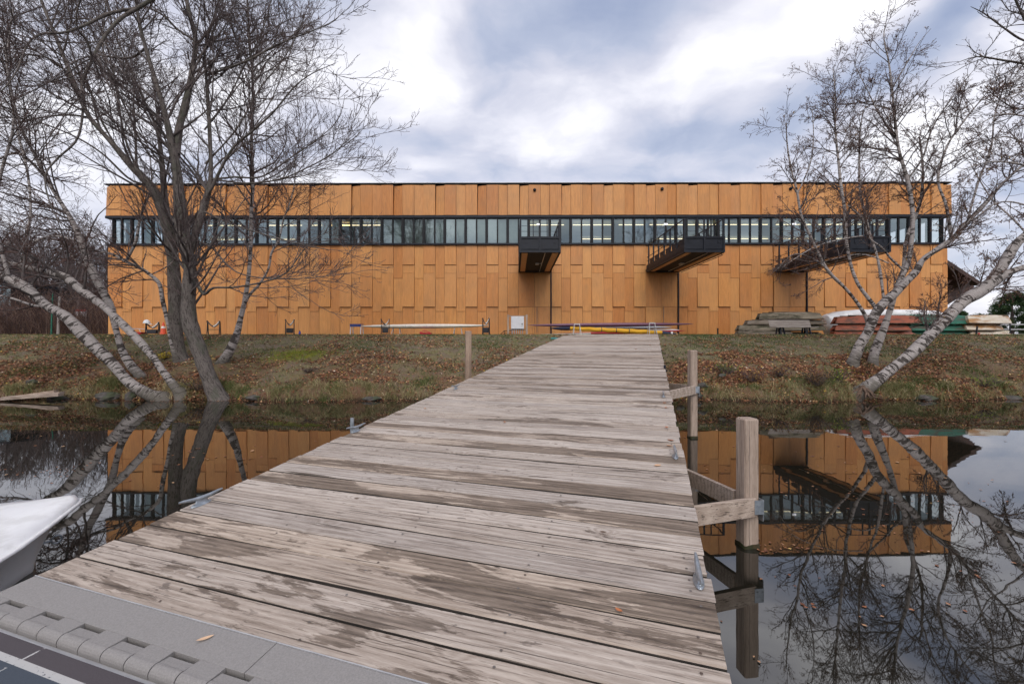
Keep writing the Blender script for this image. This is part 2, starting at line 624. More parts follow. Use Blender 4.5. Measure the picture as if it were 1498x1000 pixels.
def glass_mat(name, tint=(0.62, 0.72, 0.72), fac=0.42):
    m, b, bs, out = new_mat(name)
    tr = b.n('ShaderNodeBsdfTransparent')
    tr.inputs[0].default_value = (*tint, 1)
    gl = b.n('ShaderNodeBsdfGlossy')
    gl.inputs['Color'].default_value = (0.66, 0.79, 0.80, 1)
    gl.inputs['Roughness'].default_value = 0.02
    lw = b.n('ShaderNodeLayerWeight')
    lw.inputs[0].default_value = 0.35
    f = b.math('ADD', b.math('MULTIPLY', lw.outputs['Fresnel'], 0.6), fac * 0.7, clamp=True)
    mx = b.n('ShaderNodeMixShader')
    b.put(mx.inputs[0], f)
    b.put(mx.inputs[1], tr.outputs[0])
    b.put(mx.inputs[2], gl.outputs[0])
    m.node_tree.links.new(mx.outputs[0], out.inputs[0])
    return m


def emis_mat(name, c, s):
    m, b, bs, _ = new_mat(name)
    bs.inputs['Base Color'].default_value = (*c, 1)
    bs.inputs['Emission Color'].default_value = (*c, 1)
    bs.inputs['Emission Strength'].default_value = s
    return m


M = {
    'panel': panel_mat(),
    'deck': deck_mat(light=1.08, tint=(1.015, .985, .955)),
    'post': deck_mat('post_timber', 1.0, 0.2, 'z', (1.0, .88, .79)),
    'beam': deck_mat('beam_timber', 1.0, 0.3, 'x', (1.0, .90, .82)),
    'edge': pm('gap_shade_board_edge', (0.05, 0.041, 0.034), (0.025, 0.021, 0.018), 0.9),  # near-black plank sides: shade of the gaps painted into the colour
    'birch': birch_mat(),
    'bark': bark_mat('maple_bark', (0.045, 0.038, 0.034), (0.155, 0.134, 0.122), (0.08, 0.085, 0.062)),
    'twig': pm('dark_twig', (0.135, 0.10, 0.096), (0.07, 0.051, 0.049), 0.8),
    'btwig': pm('birch_twig', (0.15, 0.088, 0.074), (0.07, 0.042, 0.037), 0.8, scale=2.0),
    'branch': pm('grey_branch', (0.14, 0.118, 0.112), (0.07, 0.056, 0.053), 0.85, scale=3.0),
    'farbark': pm('far_bark', (0.14, 0.11, 0.108), (0.075, 0.058, 0.056), 0.9),
    'ground': ground_mat(),
    'water': water_mat(),
    'black': pm('black_steel', (0.009, 0.011, 0.017), (0.014, 0.017, 0.026), 0.5, spec=.3),
    'reveal': pm('dark_reveal', (0.008, 0.006, 0.005), (0.012, 0.01, 0.008), 0.9),
    'frame': pm('window_frame', (0.008, 0.009, 0.012), (0.012, 0.013, 0.016), 0.5, spec=.25),
    'steel': pm('galvanised_steel', (0.42, 0.46, 0.50), (0.27, 0.30, 0.33), 0.42, scale=14, metallic=0.75, bump=0.1),
    'alu': pm('grey_aluminium', (0.50, 0.50, 0.51), (0.40, 0.40, 0.415), 0.5, metallic=0.3),
    'white': pm('white_gelcoat', (0.82, 0.82, 0.825), (0.75, 0.75, 0.76), 0.35, scale=2.5, dirt=(.68, .675, .67)),
    'offwhite': pm('cream_gelcoat', (0.74, 0.66, 0.52), (0.66, 0.58, 0.46), 0.4),
    'inside_wall': pm('interior_wall', (0.40, 0.43, 0.42), (0.30, 0.33, 0.32), 0.8, scale=0.7),
    'glass': glass_mat('window_glass', tint=(.74, .80, .79), fac=0.46),
    'glass_dark': glass_mat('window_glass_dark', tint=(.62, .70, .69), fac=0.30),
    'tube': emis_mat('tube_light', (1.0, 0.78, 0.46), 2.2),
    'shade': pm('roller_shade', (0.42, 0.48, 0.475), (0.36, 0.42, 0.415), 0.8),
}

# ------------------------------------------------------------------ terrain
YC = 18.3


def shore(x):
    return 12.45 + 0.22 * math.sin(x * 0.45 + 1.0) + 0.13 * math.sin(x * 1.3) + 0.22 * noise.noise((x * 1.6, 3.1, 0)) + 0.12 * noise.noise((x * 4.5, 7.1, 0)) + 0.25 * max(0, min(1, (x - 16) / 8)) - 0.1 * max(0, min(1, (-x - 9) / 5))


def gz(x, y):
    ys = shore(x)
    if y < ys:
        return max(-0.7, -(ys - y) * 0.9)
    s = (y - ys) / (YC - ys)
    lip = 0.24 + 0.08 * math.sin(x * 0.9) + 0.10 * noise.noise((x * 2.3, 9.9, 0))
    a = min(1.0, (y - ys) / 0.28)
    a = a * a * (3 - 2 * a)
    if s >= 1:
        z = 2.0
    else:
        t = 1 - (1 - s) ** 1.22
        z = lip * a + (2.0 - lip) * t
        amp = min(1, s * 8) * (1 - s) ** 0.5
        z += amp * (0.17 * noise.noise((x * 0.6, y * 0.7, 1.3)) + 0.09 * noise.noise((x * 2.1, y * 2.3, 4.0)) + 0.03 * noise.noise((x * 5, y * 5, 2.0)))
        # a little spit where the dock lands
        z += 0.10 * math.exp(-((x - 4.5) / 3.0) ** 2) * amp
    # wooded rise far behind, on the left
    if x < -20 and y > 38:
        k = min(1, (y - 38) / 30) * min(1, (-20 - x) / 12)
        z += 3.2 * k * k * (3 - 2 * k)
    return z


def ground_hit(px, py):
    y = 10.5
    while y < 60:
        X, Y, Z = W(px, py, y)
        if Z <= max(0.0, gz(X, Y)):
            return X, Y, gz(X, Y)
        y += 0.02
    return W(px, py, 20)


def build_ground():
    xs = np.concatenate([[-500, -300, -180, -110, -70, -50, -40, -34], np.arange(-30, 30.01, 0.16), [34, 40, 50, 70, 110, 180, 300, 500]])
    ys = np.concatenate([[-500, -200, -60, -10, 0, 6, 9, 10.5, 11.3], np.arange(11.6, 19.0, 0.12), np.arange(19, 27, 1.0), np.arange(27, 90, 4.0), [100, 140, 220, 400, 800]])
    V = np.array([(x, y, gz(float(x), float(y))) for y in ys for x in xs])
    nx = len(xs)
    i = np.arange(len(ys) - 1)[:, None] * nx + np.arange(nx - 1)[None, :]
    i = i.ravel()
    Q = np.stack([i, i + 1, i + nx + 1, i + nx], 1)
    o = np_mesh('ground', V, Q, M['ground'])
    tag(o, kind='structure')
    wv = np.array([(-500, -500, 0), (500, -500, 0), (500, 14.5, 0), (-500, 14.5, 0)], float)
    w = np_mesh('water', wv, np.array([[0, 1, 2, 3]]), M['water'], smooth=False)
    tag(w, kind='structure')


build_ground()


def scatter_leaves():
    # quads folded along the middle: 6 verts, 2 quads
    def leafset(n, pos, nrm, size, name, mat, rnd_lo=0, rnd_hi=1, curl=0.35):
        a = rng.uniform(0, 2 * math.pi, n)
        t1 = np.stack([np.cos(a), np.sin(a), np.zeros(n)], 1)
        t1 -= nrm * (t1 * nrm).sum(1)[:, None]
        t1 /= np.linalg.norm(t1, axis=1)[:, None]
        t2 = np.cross(nrm, t1)
        L = size[:, None]
        fold = rng.uniform(-0.1, curl, n)[:, None] * L
        p = pos
        v = np.stack([p - t1 * L * .5, p - t1 * L * .05 + t2 * L * .36 + nrm * fold, p + t1 * L * .5 + nrm * fold * rng.uniform(-.5, 1, (n, 1)), p - t1 * L * .05 - t2 * L * .36 + nrm * fold], 1)
        idx = np.arange(n) * 4
        q = np.concatenate([np.stack([idx, idx + 1, idx + 2], 1), np.stack([idx, idx + 2, idx + 3], 1)])
        r = np.repeat(rng.uniform(rnd_lo, rnd_hi, n), 4)
        return np_mesh(name, v.reshape(-1, 3), q, mat, smooth=False, rnd=r)
    leafm = rnd_mat('fallen_leaf', [(0.0, (0.05, 0.024, 0.016)), (0.3, (0.13, 0.048, 0.024)), (0.6, (0.23, 0.088, 0.04)), (0.82, (0.33, 0.15, 0.075)), (0.94, (0.46, 0.28, 0.16)), (0.975, (0.55, 0.36, 0.05)), (1.0, (0.62, 0.52, 0.42))], 0.65)
    pts = []
    while len(pts) < 56000:
        x = random.uniform(-23, 24)
        y = 12.1 + 7.5 * random.random() ** 1.25
        if abs(x) > y * 1.3:
            continue
        ysx = shore(x)
        if y < ysx - 0.02:
            continue
        s = (y - ysx) / (YC - ysx)
        dens = 1.0 if s < 0.16 else (0.62 if s < 0.45 else 0.34)
        cl = noise.noise((x * 0.5, y * 0.8, 7.7))
        cl2 = noise.noise((x * 1.7, y * 2.3, 1.7))
        dens *= max(.12, min(1.5, .55 + 2.0 * cl + 1.1 * cl2))
        if x > 3.5 and s < 0.5:
            dens *= 1.25
        if x < -9 and s < 0.6:
            dens *= 1.2
        if s > 0.95:
            dens *= 0.35
        if random.random() > dens:
            continue
        pts.append((x, y, gz(x, y) + random.uniform(0.005, 0.035)))
    k = 0
    while k < 12000:
        px, py = random.uniform(985, 1290), random.uniform(535, 584)
        if random.random() < .25:
            px, py = random.uniform(120, 330), random.uniform(540, 584)
        y = random.uniform(12.4, 15.5)
        x = (px - 749) / F * y
        if y < shore(x) or noise.noise((x * 1.3, y * 1.6, 5.5)) + .3 * noise.noise((x * 5, y * 5, 2)) < -.02 + .08 * (y - 12.5):
            k += .1
            continue
        k += 1
        pts.append((x, y, gz(x, y) + random.uniform(0.0, 0.05)))
    pts = np.array(pts)
    n = len(pts)
    nrm = np.stack([rng.normal(0, .28, n), rng.normal(-.3, .28, n), np.ones(n)], 1)
    nrm /= np.linalg.norm(nrm, axis=1)[:, None]
    o = leafset(n, pts, nrm, rng.uniform(.035, .095, n), 'fallen_leaves', leafm)
    tag(o, 'brown and rust fallen leaves strewn over the grassy bank', 'leaves', kind='stuff')
    # leaves afloat
    pts = []
    for k in range(260):
        px = random.uniform(-20, 1510)
        py = 590 + 400 * random.random() ** 2.6
        d = 1.7 / ((py - 500) / F)
        x, y, _ = W(px, py, d)
        if y < 1.4:
            continue
        pts.append((x, y, 0.004 + random.random() * 0.004))
    for cx, cy, nn, sp in [(1180, 700, 34, .9), (1330, 740, 22, .7), (1250, 690, 20, .8), (1420, 820, 10, .4), (1200, 860, 8, .25), (300, 665, 18, .5), (1115, 806, 14, .07), (1180, 888, 4, .03), (80, 690, 40, .35), (1250, 760, 6, .4), (1150, 800, 16, .10)]:
        d = 1.7 / ((cy - 500) / F)
        X, Y, _ = W(cx, cy, d)
        for k in range(nn):
            pts.append((X + random.gauss(0, sp), Y + random.gauss(0, sp * .6), 0.004 + random.random() * 0.004))
    # drift against the bank
    for k in range(2200):
        x = random.uniform(-16, 17)
        pts.append((x, shore(x) - abs(random.gauss(0, .30)), 0.006 + random.random() * 0.006))
    pts = np.array(pts)
    n = len(pts)
    nrm = np.stack([rng.normal(0, .05, n), rng.normal(0, .05, n), np.ones(n)], 1)
    nrm /= np.linalg.norm(nrm, axis=1)[:, None]
    fl = leafset(n, pts, nrm, np.where(pts[:, 1] < 6, rng.uniform(.015, .04, n), rng.uniform(.03, .07, n)), 'floating_leaves', leafm, .25, .96, curl=.12)
    tag(fl, 'orange and tan leaves floating on the dark water', 'leaves', kind='stuff')
    # grass: thin bent blades in tufts
    gm = rnd_mat('grass_blade', [(0.0, (0.06, 0.085, 0.022)), (0.35, (0.135, 0.15, 0.052)), (0.6, (0.25, 0.22, 0.10)), (0.85, (0.40, 0.325, 0.18)), (1.0, (0.46, 0.38, 0.25))], 0.7)
    P, H, Rn = [], [], []
    n_t = 0
    while n_t < 30000:
        x = random.uniform(-23, 24)
        y = 12.5 + 6.6 * random.random()
        if abs(x) > y * 1.3:
            continue
        ysx = shore(x)
        if y < ysx + 0.08:
            continue
        s = (y - ysx) / (YC - ysx)
        g = noise.noise((x * 0.45, y * 0.6, 21.0))
        g2 = noise.noise((x * 1.7, y * 2.0, 5.0))
        dens = (0.2 + 0.9 * s) * (0.45 + max(0, g) * 1.5 + 0.4 * max(0, g2))
        if random.random() > dens:
            continue
        n_t += 1
        green = max(0, min(1, (0.50 if x < 3 else .40) - 0.75 * (g + 0.35) + random.gauss(0, .15)))
        tall = 1.0 + (1.4 * max(0, g2) if s < 0.45 else 0)
        for k in range(5):
            P.append((x + random.gauss(0, .045), y + random.gauss(0, .045)))
            H.append(random.uniform(.025, .075) * tall)
            Rn.append(max(0, min(1, green + random.gauss(0, .12))))
    # brighter patches seen in the photo (moss and young grass)
    for cx, cy, sx, sy, nn, r0, hh in [(437, 518, 1.0, .35, 9000, 1.5, .06), (1100, 521, .7, .25, 800, .1, .07), (1345, 560, .5, .2, 900, .12, .13), (1170, 555, .5, .2, 600, .2, .12), (40, 545, .8, .3, 900, .12, .12), (150, 560, .5, .25, 500, .1, .12), (1420, 545, .8, .3, 900, .15, .12), (620, 560, .4, .2, 700, .25, .14), (420, 570, .3, .15, 400, .2, .13), (1210, 562, .5, .15, 700, .3, .2), (490, 575, .5, .1, 500, .5, .16)]:
        X, Y, _ = ground_hit(cx, cy)
        for k in range(nn):
            x, y = X + random.gauss(0, sx * .6), Y + random.gauss(0, sy * .9)
            if y < shore(x) + .05:
                continue
            P.append((x, y))
            H.append(random.uniform(.4, 1) * hh)
            Rn.append(2.0 if r0 > 1 else max(0, min(1, r0 + random.gauss(0, .12))))
    # shaggy fringe hanging over the water's edge
    k = 0
    while k < 15000:
        x = random.uniform(-17, 18)
        c_ = noise.noise((x * .9, 8.8, 0)) + .5 * noise.noise((x * 3.1, 2.8, 0))
        w_ = .25 + max(0, c_) * 1.6 + (.35 if 4.5 < x < 10 else 0)
        if random.random() > w_:
            continue
        k += 1
        y = shore(x) + abs(random.gauss(.05, .30))
        P.append((x, y))
        H.append(random.uniform(.04, .15) * (1 + max(0, c_)))
        Rn.append(max(0, min(1, random.gauss(.62 - .5 * max(0, noise.noise((x * .6, 33, 0))), .2))))
    for k in range(95):
        x0 = random.uniform(-17, 18)
        y0 = shore(x0) + random.uniform(-.02, .35)
        rr, hh, tone = random.uniform(.08, .26), random.uniform(.10, .26), random.uniform(.15, .85)
        for j in range(int(rr * 900)):
            x, y = x0 + random.gauss(0, rr * .6), y0 + random.gauss(0, rr * .4)
            if y < shore(x) - .03:
                continue
            P.append((x, y))
            H.append(hh * random.uniform(.5, 1.1))
            Rn.append(max(0, min(1, tone + random.gauss(0, .1))))
    P = np.array(P)
    H = np.array(H)
    Rn = np.array(Rn)
    Zg = np.array([gz(float(a), float(b_)) for a, b_ in P])

    def blades(sel, name, mat):
        p = np.column_stack([P[sel], Zg[sel] - 0.01])
        h = H[sel]
        n = len(p)
        a = rng.uniform(0, 2 * math.pi, n)
        sd = np.stack([np.cos(a), np.sin(a), np.zeros(n)], 1) * rng.uniform(.003, .007, n)[:, None]
        ln = rng.normal(0, .5, (n, 2))
        lean = np.column_stack([ln, np.zeros(n)]) * h[:, None]
        up = np.zeros((n, 3))
        up[:, 2] = h
        v = np.stack([p - sd, p + sd, p + sd * .8 + up * .6 + lean * .35, p - sd * .8 + up * .6 + lean * .35, p + up + lean], 1)
        idx = np.arange(n) * 5
        q = np.concatenate([np.stack([idx, idx + 1, idx + 2], 1), np.stack([idx, idx + 2, idx + 3], 1), np.stack([idx + 3, idx + 2, idx + 4], 1)])
        return np_mesh(name, v.reshape(-1, 3), q, mat, smooth=False, rnd=np.repeat(Rn[sel], 5))
    o = blades(Rn <= 1, 'bank_grass', gm)
    tag(o, 'short faded autumn grass growing over the sloping bank', 'grass', kind='stuff')
    mm = pm('bright_moss', (0.30, 0.31, 0.03), (0.17, 0.20, 0.03), .8, scale=4)
    o = blades(Rn > 1, 'moss_patch', mm)
    tag(o, 'bright yellow green moss patch high on the bank', 'moss', kind='stuff')


scatter_leaves()

# ------------------------------------------------------------------ dock
DA = math.atan2(0.3075, 0.9515)       # dock heading, clockwise from +Y
DSL = 0.102                            # slope


def dock_root(name):
    o = empty(name, (0, 0, 0.17))
    # local x across the planks, local y up the ramp
    o.rotation_mode = 'XYZ'
    o.rotation_euler = (math.atan(DSL), 0, -DA)
    return o


def build_dock():
    XL, XR = -3.434, 0.305
    Y0, Y1 = 1.535, 18.35
    root = dock_root('boat_dock')
    tag(root, 'long weathered grey plank dock ramping up to the grassy bank', 'dock')
    pitch = 0.2027
    mb = MB()
    n = int((Y1 - Y0) / pitch)
    screws = []
    for k in range(n):
        y0 = Y0 + k * pitch
        gap = random.uniform(.009, .017)
        mb.rnd = random.random()
        y1 = y0 + pitch - gap
        xl = XL + random.uniform(-.012, .012)
        xr = XR + random.uniform(-.012, .012)
        dz = random.uniform(-.004, .003)
        # board cut into short lengths so it can bow a little
        N = 14
        ring = []
        bow = random.uniform(-.004, .004)
        ph = random.uniform(0, 6)
        for i in range(N + 1):
            x = xl + (xr - xl) * i / N
            wv = .0022 * math.sin(x * 2.1 + ph) + bow * math.sin(math.pi * i / N)
            wz = dz + .0025 * math.sin(x * 1.3 + ph * 2)
            cup = random.uniform(.0, .0015)
            r_ = .006
            ring.append([(x, y0 + wv, -.038 + wz), (x, y1 + wv, -.038 + wz), (x, y1 + wv, -r_ + wz), (x, y1 - r_ + wv, wz + cup), (x, y0 + r_ + wv, wz + cup), (x, y0 + wv, -r_ + wz)])
        vs = [v_ for r0 in ring for v_ in r0]
        for grp, mi in (((2, 3, 4), 0), ((5, 0, 1), 1)):  # second slot: sides and underside in the painted gap shade
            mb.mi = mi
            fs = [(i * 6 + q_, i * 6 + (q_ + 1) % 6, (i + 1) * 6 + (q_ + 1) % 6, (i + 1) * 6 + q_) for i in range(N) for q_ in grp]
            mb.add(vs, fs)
        mb.mi = 0
        mb.add(ring[0], [(5, 4, 3, 2, 1, 0)])
        mb.add(ring[-1], [(0, 1, 2, 3, 4, 5)])
        for jx in (XR - .09, XR - .95, XR - 1.85, XR - 2.75, XL + .09):
            for yy in (y0 + .045, y1 - .045):
                if random.random() < .93:
                    screws.append((jx + random.uniform(-.03, .03), yy + random.uniform(-.01, .01), dz + .0015))
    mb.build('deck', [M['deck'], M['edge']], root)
    sc = MB()
    for x, y, z in screws:
        if y > 11:
            continue
        r_ = .0075
        pts = [(x + r_ * math.cos(a), y + r_ * math.sin(a), z + .0012) for a in [i * math.pi / 3 for i in range(6)]]
        sc.add(pts, [tuple(range(6))])
    o = sc.build('screw_heads', pm('rusty_screw', (0.11, 0.07, 0.05), (0.20, 0.19, 0.18), .5, scale=8, metallic=.5), root)
    o['kind'] = 'stuff'
    for x0, x1 in ((XL + .02, XL + .06), (XL + .9, XL + .94), (-1.55, -1.51), (-.65, -.61), (XR - .06, XR - .02)):
        s = MB()
        s.box(x0, x1, Y0 + .01, Y1 - .02, -.27, -.040)
        s.build('stringer', [M['beam']], root)
    # grey landing plates at the lower end, in two lengths
    gp = pm('grit_plate', (0.215, 0.202, 0.196), (0.275, 0.26, 0.25), .75, scale=150, bump=.2, bscale=260)
    for x0, x1 in ((XL, -1.622), (-1.618, XR)):
        s = MB()
        s.box(x0, x1, 1.365, 1.528, -.03, .004)
        s.build('landing_plate', gp, root, bevel=.002)
        s2 = MB()
        s2.box(x0, x1, 1.5285, 1.5335, -.03, .0075)
        s2.build('plate_edge', M['alu'], root)
    # hinge knuckles
    x = XL
    kgap = .006
    while x < XR - .1:
        for typ in (0, 1):
            w = .156
            s = MB()
            c = (1.30, -.020)
            rr = .032
            prof = []
            if typ == 0:
                prof = [(1.364, -.03), (1.364, .004), (1.345, .006)]
                angs = [70, 90, 110, 130, 150, 170, 190]
            else:
                prof = [(1.340, -.03), (1.342, .000)]
                angs = [60, 75, 90, 110, 130, 150, 170, 190]
            for a in angs:
                prof.append((c[0] - .03 + rr * math.cos(R(a)) * 1.0 + .015, c[1] + rr * math.sin(R(a))))
            prof.append((prof[-1][0], -.06))
            rings = [[(xx, p[0], p[1]) for p in prof] for xx in (x + kgap / 2, x + w - kgap / 2)]
            s.loft(rings, smooth=False)
            s.build('hinge_knuckle', gp, root)
            x += w
            if x > XR - .1:
                break
    s = MB()
    s.box(XL, XR, 1.20, 1.36, -.11, -.036)
    s.build('hinge_leaf', M['alu'], root)

    # floating landing stage below the hinge
    fr = empty('floating_stage', (0, 0, 0), -DA)
    tag(fr, 'low floating stage with dark grit matting and faded white lines', 'floating dock')
    s = MB()
    s.box(XL, XR, -4.2, 1.236, .10, .268)
    s.build('pontoon', M['alu'], fr)
    s = MB()
    s.box(XL + .01, XR - .01, -4.1, 1.222, .268, .277)
    mt, b, bs, _ = new_mat('dark_matting')
    tc = b.n('ShaderNodeTexCoord')
    n0 = b.noise(tc.outputs['Object'], 240, 2, .6)
    n1 = b.noise(tc.outputs['Object'], 3, 4, .6)
    c = b.mix(n0, (0.045, 0.038, 0.042, 1), (0.085, 0.07, 0.078, 1))
    x_, y_, z_ = b.sep(tc.outputs['Object'])[:]
    c = b.mix(b.sm(y_, 1.128, 1.135, 1, 0), c, b.mix(n0, (0.035, 0.045, 0.06, 1), (0.06, 0.075, 0.10, 1)))
    wear = b.noise(tc.outputs['Object'], 30, 4, .7)
    l1 = b.math('MULTIPLY', b.math('LESS_THAN', b.math('ABSOLUTE', b.math('SUBTRACT', y_, 1.13)), .016), b.sm(wear, .33, .40))
    l2 = b.math('MULTIPLY', b.math('LESS_THAN', b.math('ABSOLUTE', b.math('SUBTRACT', x_, -2.68)), .006), b.sm(wear, .47, .52))
    c = b.mix(b.math('MULTIPLY', b.math('MAXIMUM', l1, l2), .85), c, (0.50, 0.49, 0.48, 1))
    b.put(bs.inputs['Base Color'], c)
    bs.inputs['Roughness'].default_value = .8
    bp = b.n('ShaderNodeBump')
    bp.inputs['Strength'].default_value = .5
    bp.inputs['Distance'].default_value = .003
    b.put(bp.inputs['Height'], n0)
    b.put(bs.inputs['Normal'], bp.outputs[0])
    s.build('matting', mt, fr)


build_dock()
DB = Vector((0.9515, -0.3075, 0))
DV = Vector((0.3075, 0.9515, 0))


def on_dock(px, py):
    """point of the dock surface seen at a photo pixel"""
    d = Vector(((px - 749) / F, 1, -(py - 500) / F))
    u = d.dot(DV)
    t = 1.53 / (-d.z + DSL * u)
    return Vector((0, 0, CZ)) + d * t


def cleat(px, py, ang, label, s=1.0):
    p = on_dock(px, py)
    r_ = empty('dock_cleat', p, ang)
    r_.rotation_mode = 'XYZ'
    tag(r_, label, 'cleat', 'galvanised cleats along the dock edges')
    m = MB()
    L = .17 * s
    pts = [(0, -L, .072), (0, -L * .8, .070), (0, -L * .4, .058), (0, 0, .054), (0, L * .4, .058), (0, L * .8, .070), (0, L, .072)]
    m.tube(pts, [.007, .010, .014, .016, .014, .010, .007], 10)
    m.build('horn', M['steel'], r_)
    b_ = MB()
    rings = []
    for z, a, c in ((.001, .028, .085), (.009, .027, .082), (.013, .014, .060), (.03, .010, .048), (.052, .010, .044)):
        rings.append([(a * math.cos(t), c * math.sin(t), z) for t in [i * math.pi / 7 for i in range(14)]])
    b_.loft(rings)
    b_.build('base', M['steel'], r_)
    for sy in (-.066, .066):
        c = MB()
        rr = [[(.007 * math.cos(t) * k, sy + .007 * math.sin(t) * k, z) for t in [i * math.pi / 4 for i in range(8)]] for z, k in ((.010, 1), (.019, 1), (.021, .6))]
        c.loft(rr)
        c.build('bolt', M['steel'], r_)
    return r_


cleat(1022, 850, -DA, 'large galvanised cleat on the right dock edge nearest the viewer')
cleat(988, 668, -DA, 'galvanised cleat on the right dock edge beside the front brace')
cleat(970.5, 580, -DA, 'small far cleat on the right dock edge below the black rod')
cleat(295, 737.5, -DA, 'galvanised cleat on the left dock edge nearest the white boat')
cleat(521, 631, -DA, 'galvanised cleat on the left dock edge in front of a short pipe')
cleat(667, 569, -DA, 'farthest cleat on the left dock edge near the wooden post')


def post(px, w_px, py_top, d, zb, label, name='mooring_post', braces=None, moss=True, rz=.2, lean=(0, 0)):
    X, Y, zt = W(px, py_top, d)
    r_ = empty(name, (X, Y, 0), rz)
    tag(r_, label, 'post')
    m = MB()
    h = w_px / F * d / 2 * .93
    c = .012
    m.rnd = random.random()
    rings = []
    for z in (zb, 0.0, zt * .5, zt - .012, zt):
        k = 1 if z < zt else .86
        o = (lean[0] * z, lean[1] * z)
        rings.append([(a * k + o[0], b_ * k + o[1], z) for a, b_ in ((h, -h + c), (h, h - c), (h - c, h), (-h + c, h), (-h, h - c), (-h, -h + c), (-h + c, -h), (h - c, -h))])
    m.loft(rings, smooth=False)
    m.build('post_shaft', M['post'], r_)
    if moss:
        g = MB()
        h2 = h + .002
        g.loft([[(a, b_, z + random.uniform(0, .02 if z > 0 else 0)) for a, b_ in ((h2, -h2), (h2, 0), (h2, h2), (0, h2), (-h2, h2), (-h2, 0), (-h2, -h2), (0, -h2))] for z in (-.05, .022)], caps=False)
        g.build('algae_band', pm('wet_algae', (0.02, 0.028, 0.008), (0.06, 0.045, 0.02), .5, scale=20), r_)
    return r_, X, Y, zt, h


def right_post(px, w, top, d, brz, near_off, far_off, label, edge_in=.10):
    r_, X, Y, zt, h = post(px, w, top, d, -.6, label, rz=0.12)
    inv = Vector((X, Y, 0))
    for k, off in enumerate((near_off, far_off)):
        yl = inv.dot(DV) + off
        a = DB * (0.305 - edge_in) + DV * yl
        a.z = brz[0]
        sg = -1 if k == 0 else 1
        e = Vector((X - h * .9, Y + sg * (h + .021), brz[1]))
        if k == 0:
            e.x = X + h * .2
        m = MB()
        m.rnd = random.random()
        loc = r_.matrix_basis.inverted()
        M0 = Vector((X, Y, 0))
        ca, sa = math.cos(-.12), math.sin(-.12)

        def tl(p):
            q = p - M0
            return Vector((q.x * ca - q.y * sa, q.x * sa + q.y * ca, q.z))
        m.bar(tl(a), tl(e), .040, .15)
        o = m.build('brace', [M['beam']], r_, bevel=.003)
    # bracket plates
    b_ = MB()
    z0, z1 = brz[1] - .085, brz[1] + .06
    t = .004
    b_.box(-h * .2, h + t, -h - .044 - t, -h - .044, z0 + .03, z1)
    b_.box(h, h + t, -h - .044, h * .4, z0 - .03, z1)
    for (bx, bz) in ((-.02 + h * .4, z0 + .055), (h * .8, z0 + .055), (h * .8, z1 - .02)):
        b_.box(bx, bx + .01, -h - .044 - t - .004, -h - .044 - t, bz, bz + .01)
    b_.build('bracket', M['steel'], r_)


right_post(1093, 24, 611, 3.57, (.35, .355), -.50, .85, 'thick square timber post standing in the water nearest the viewer')
right_post(1013, 11.5, 512, 7.6, (.80, .86), -.75, .9, 'taller thin square timber post in the water, farther along the dock')
post(685, 9.5, 484, 8.75, -.5, 'square timber post beyond the left dock edge', moss=False)
# short grey pipe behind the left cleat and black rod at the right edge
m = MB()
X, Y, Z = W(515, 611, 5.35)
m.tube([(X + .012, Y, -.6), (X, Y, Z)], .024, 12)
tag(m.build('mooring_pipe', M['steel']), 'short grey steel pipe rising beside the left dock edge', 'pipe')
m = MB()
X, Y, Z = W(972.5, 534, 9.0)
m.tube([(X, Y, -.5), (X, Y, Z)], .024, 8)
m.tube([(X, Y, Z - .12), (X + .05, Y, Z - .12)], .015, 8)
tag(m.build('mooring_rod', M['black']), 'short black steel rod at the right dock edge behind the far post', 'rod')

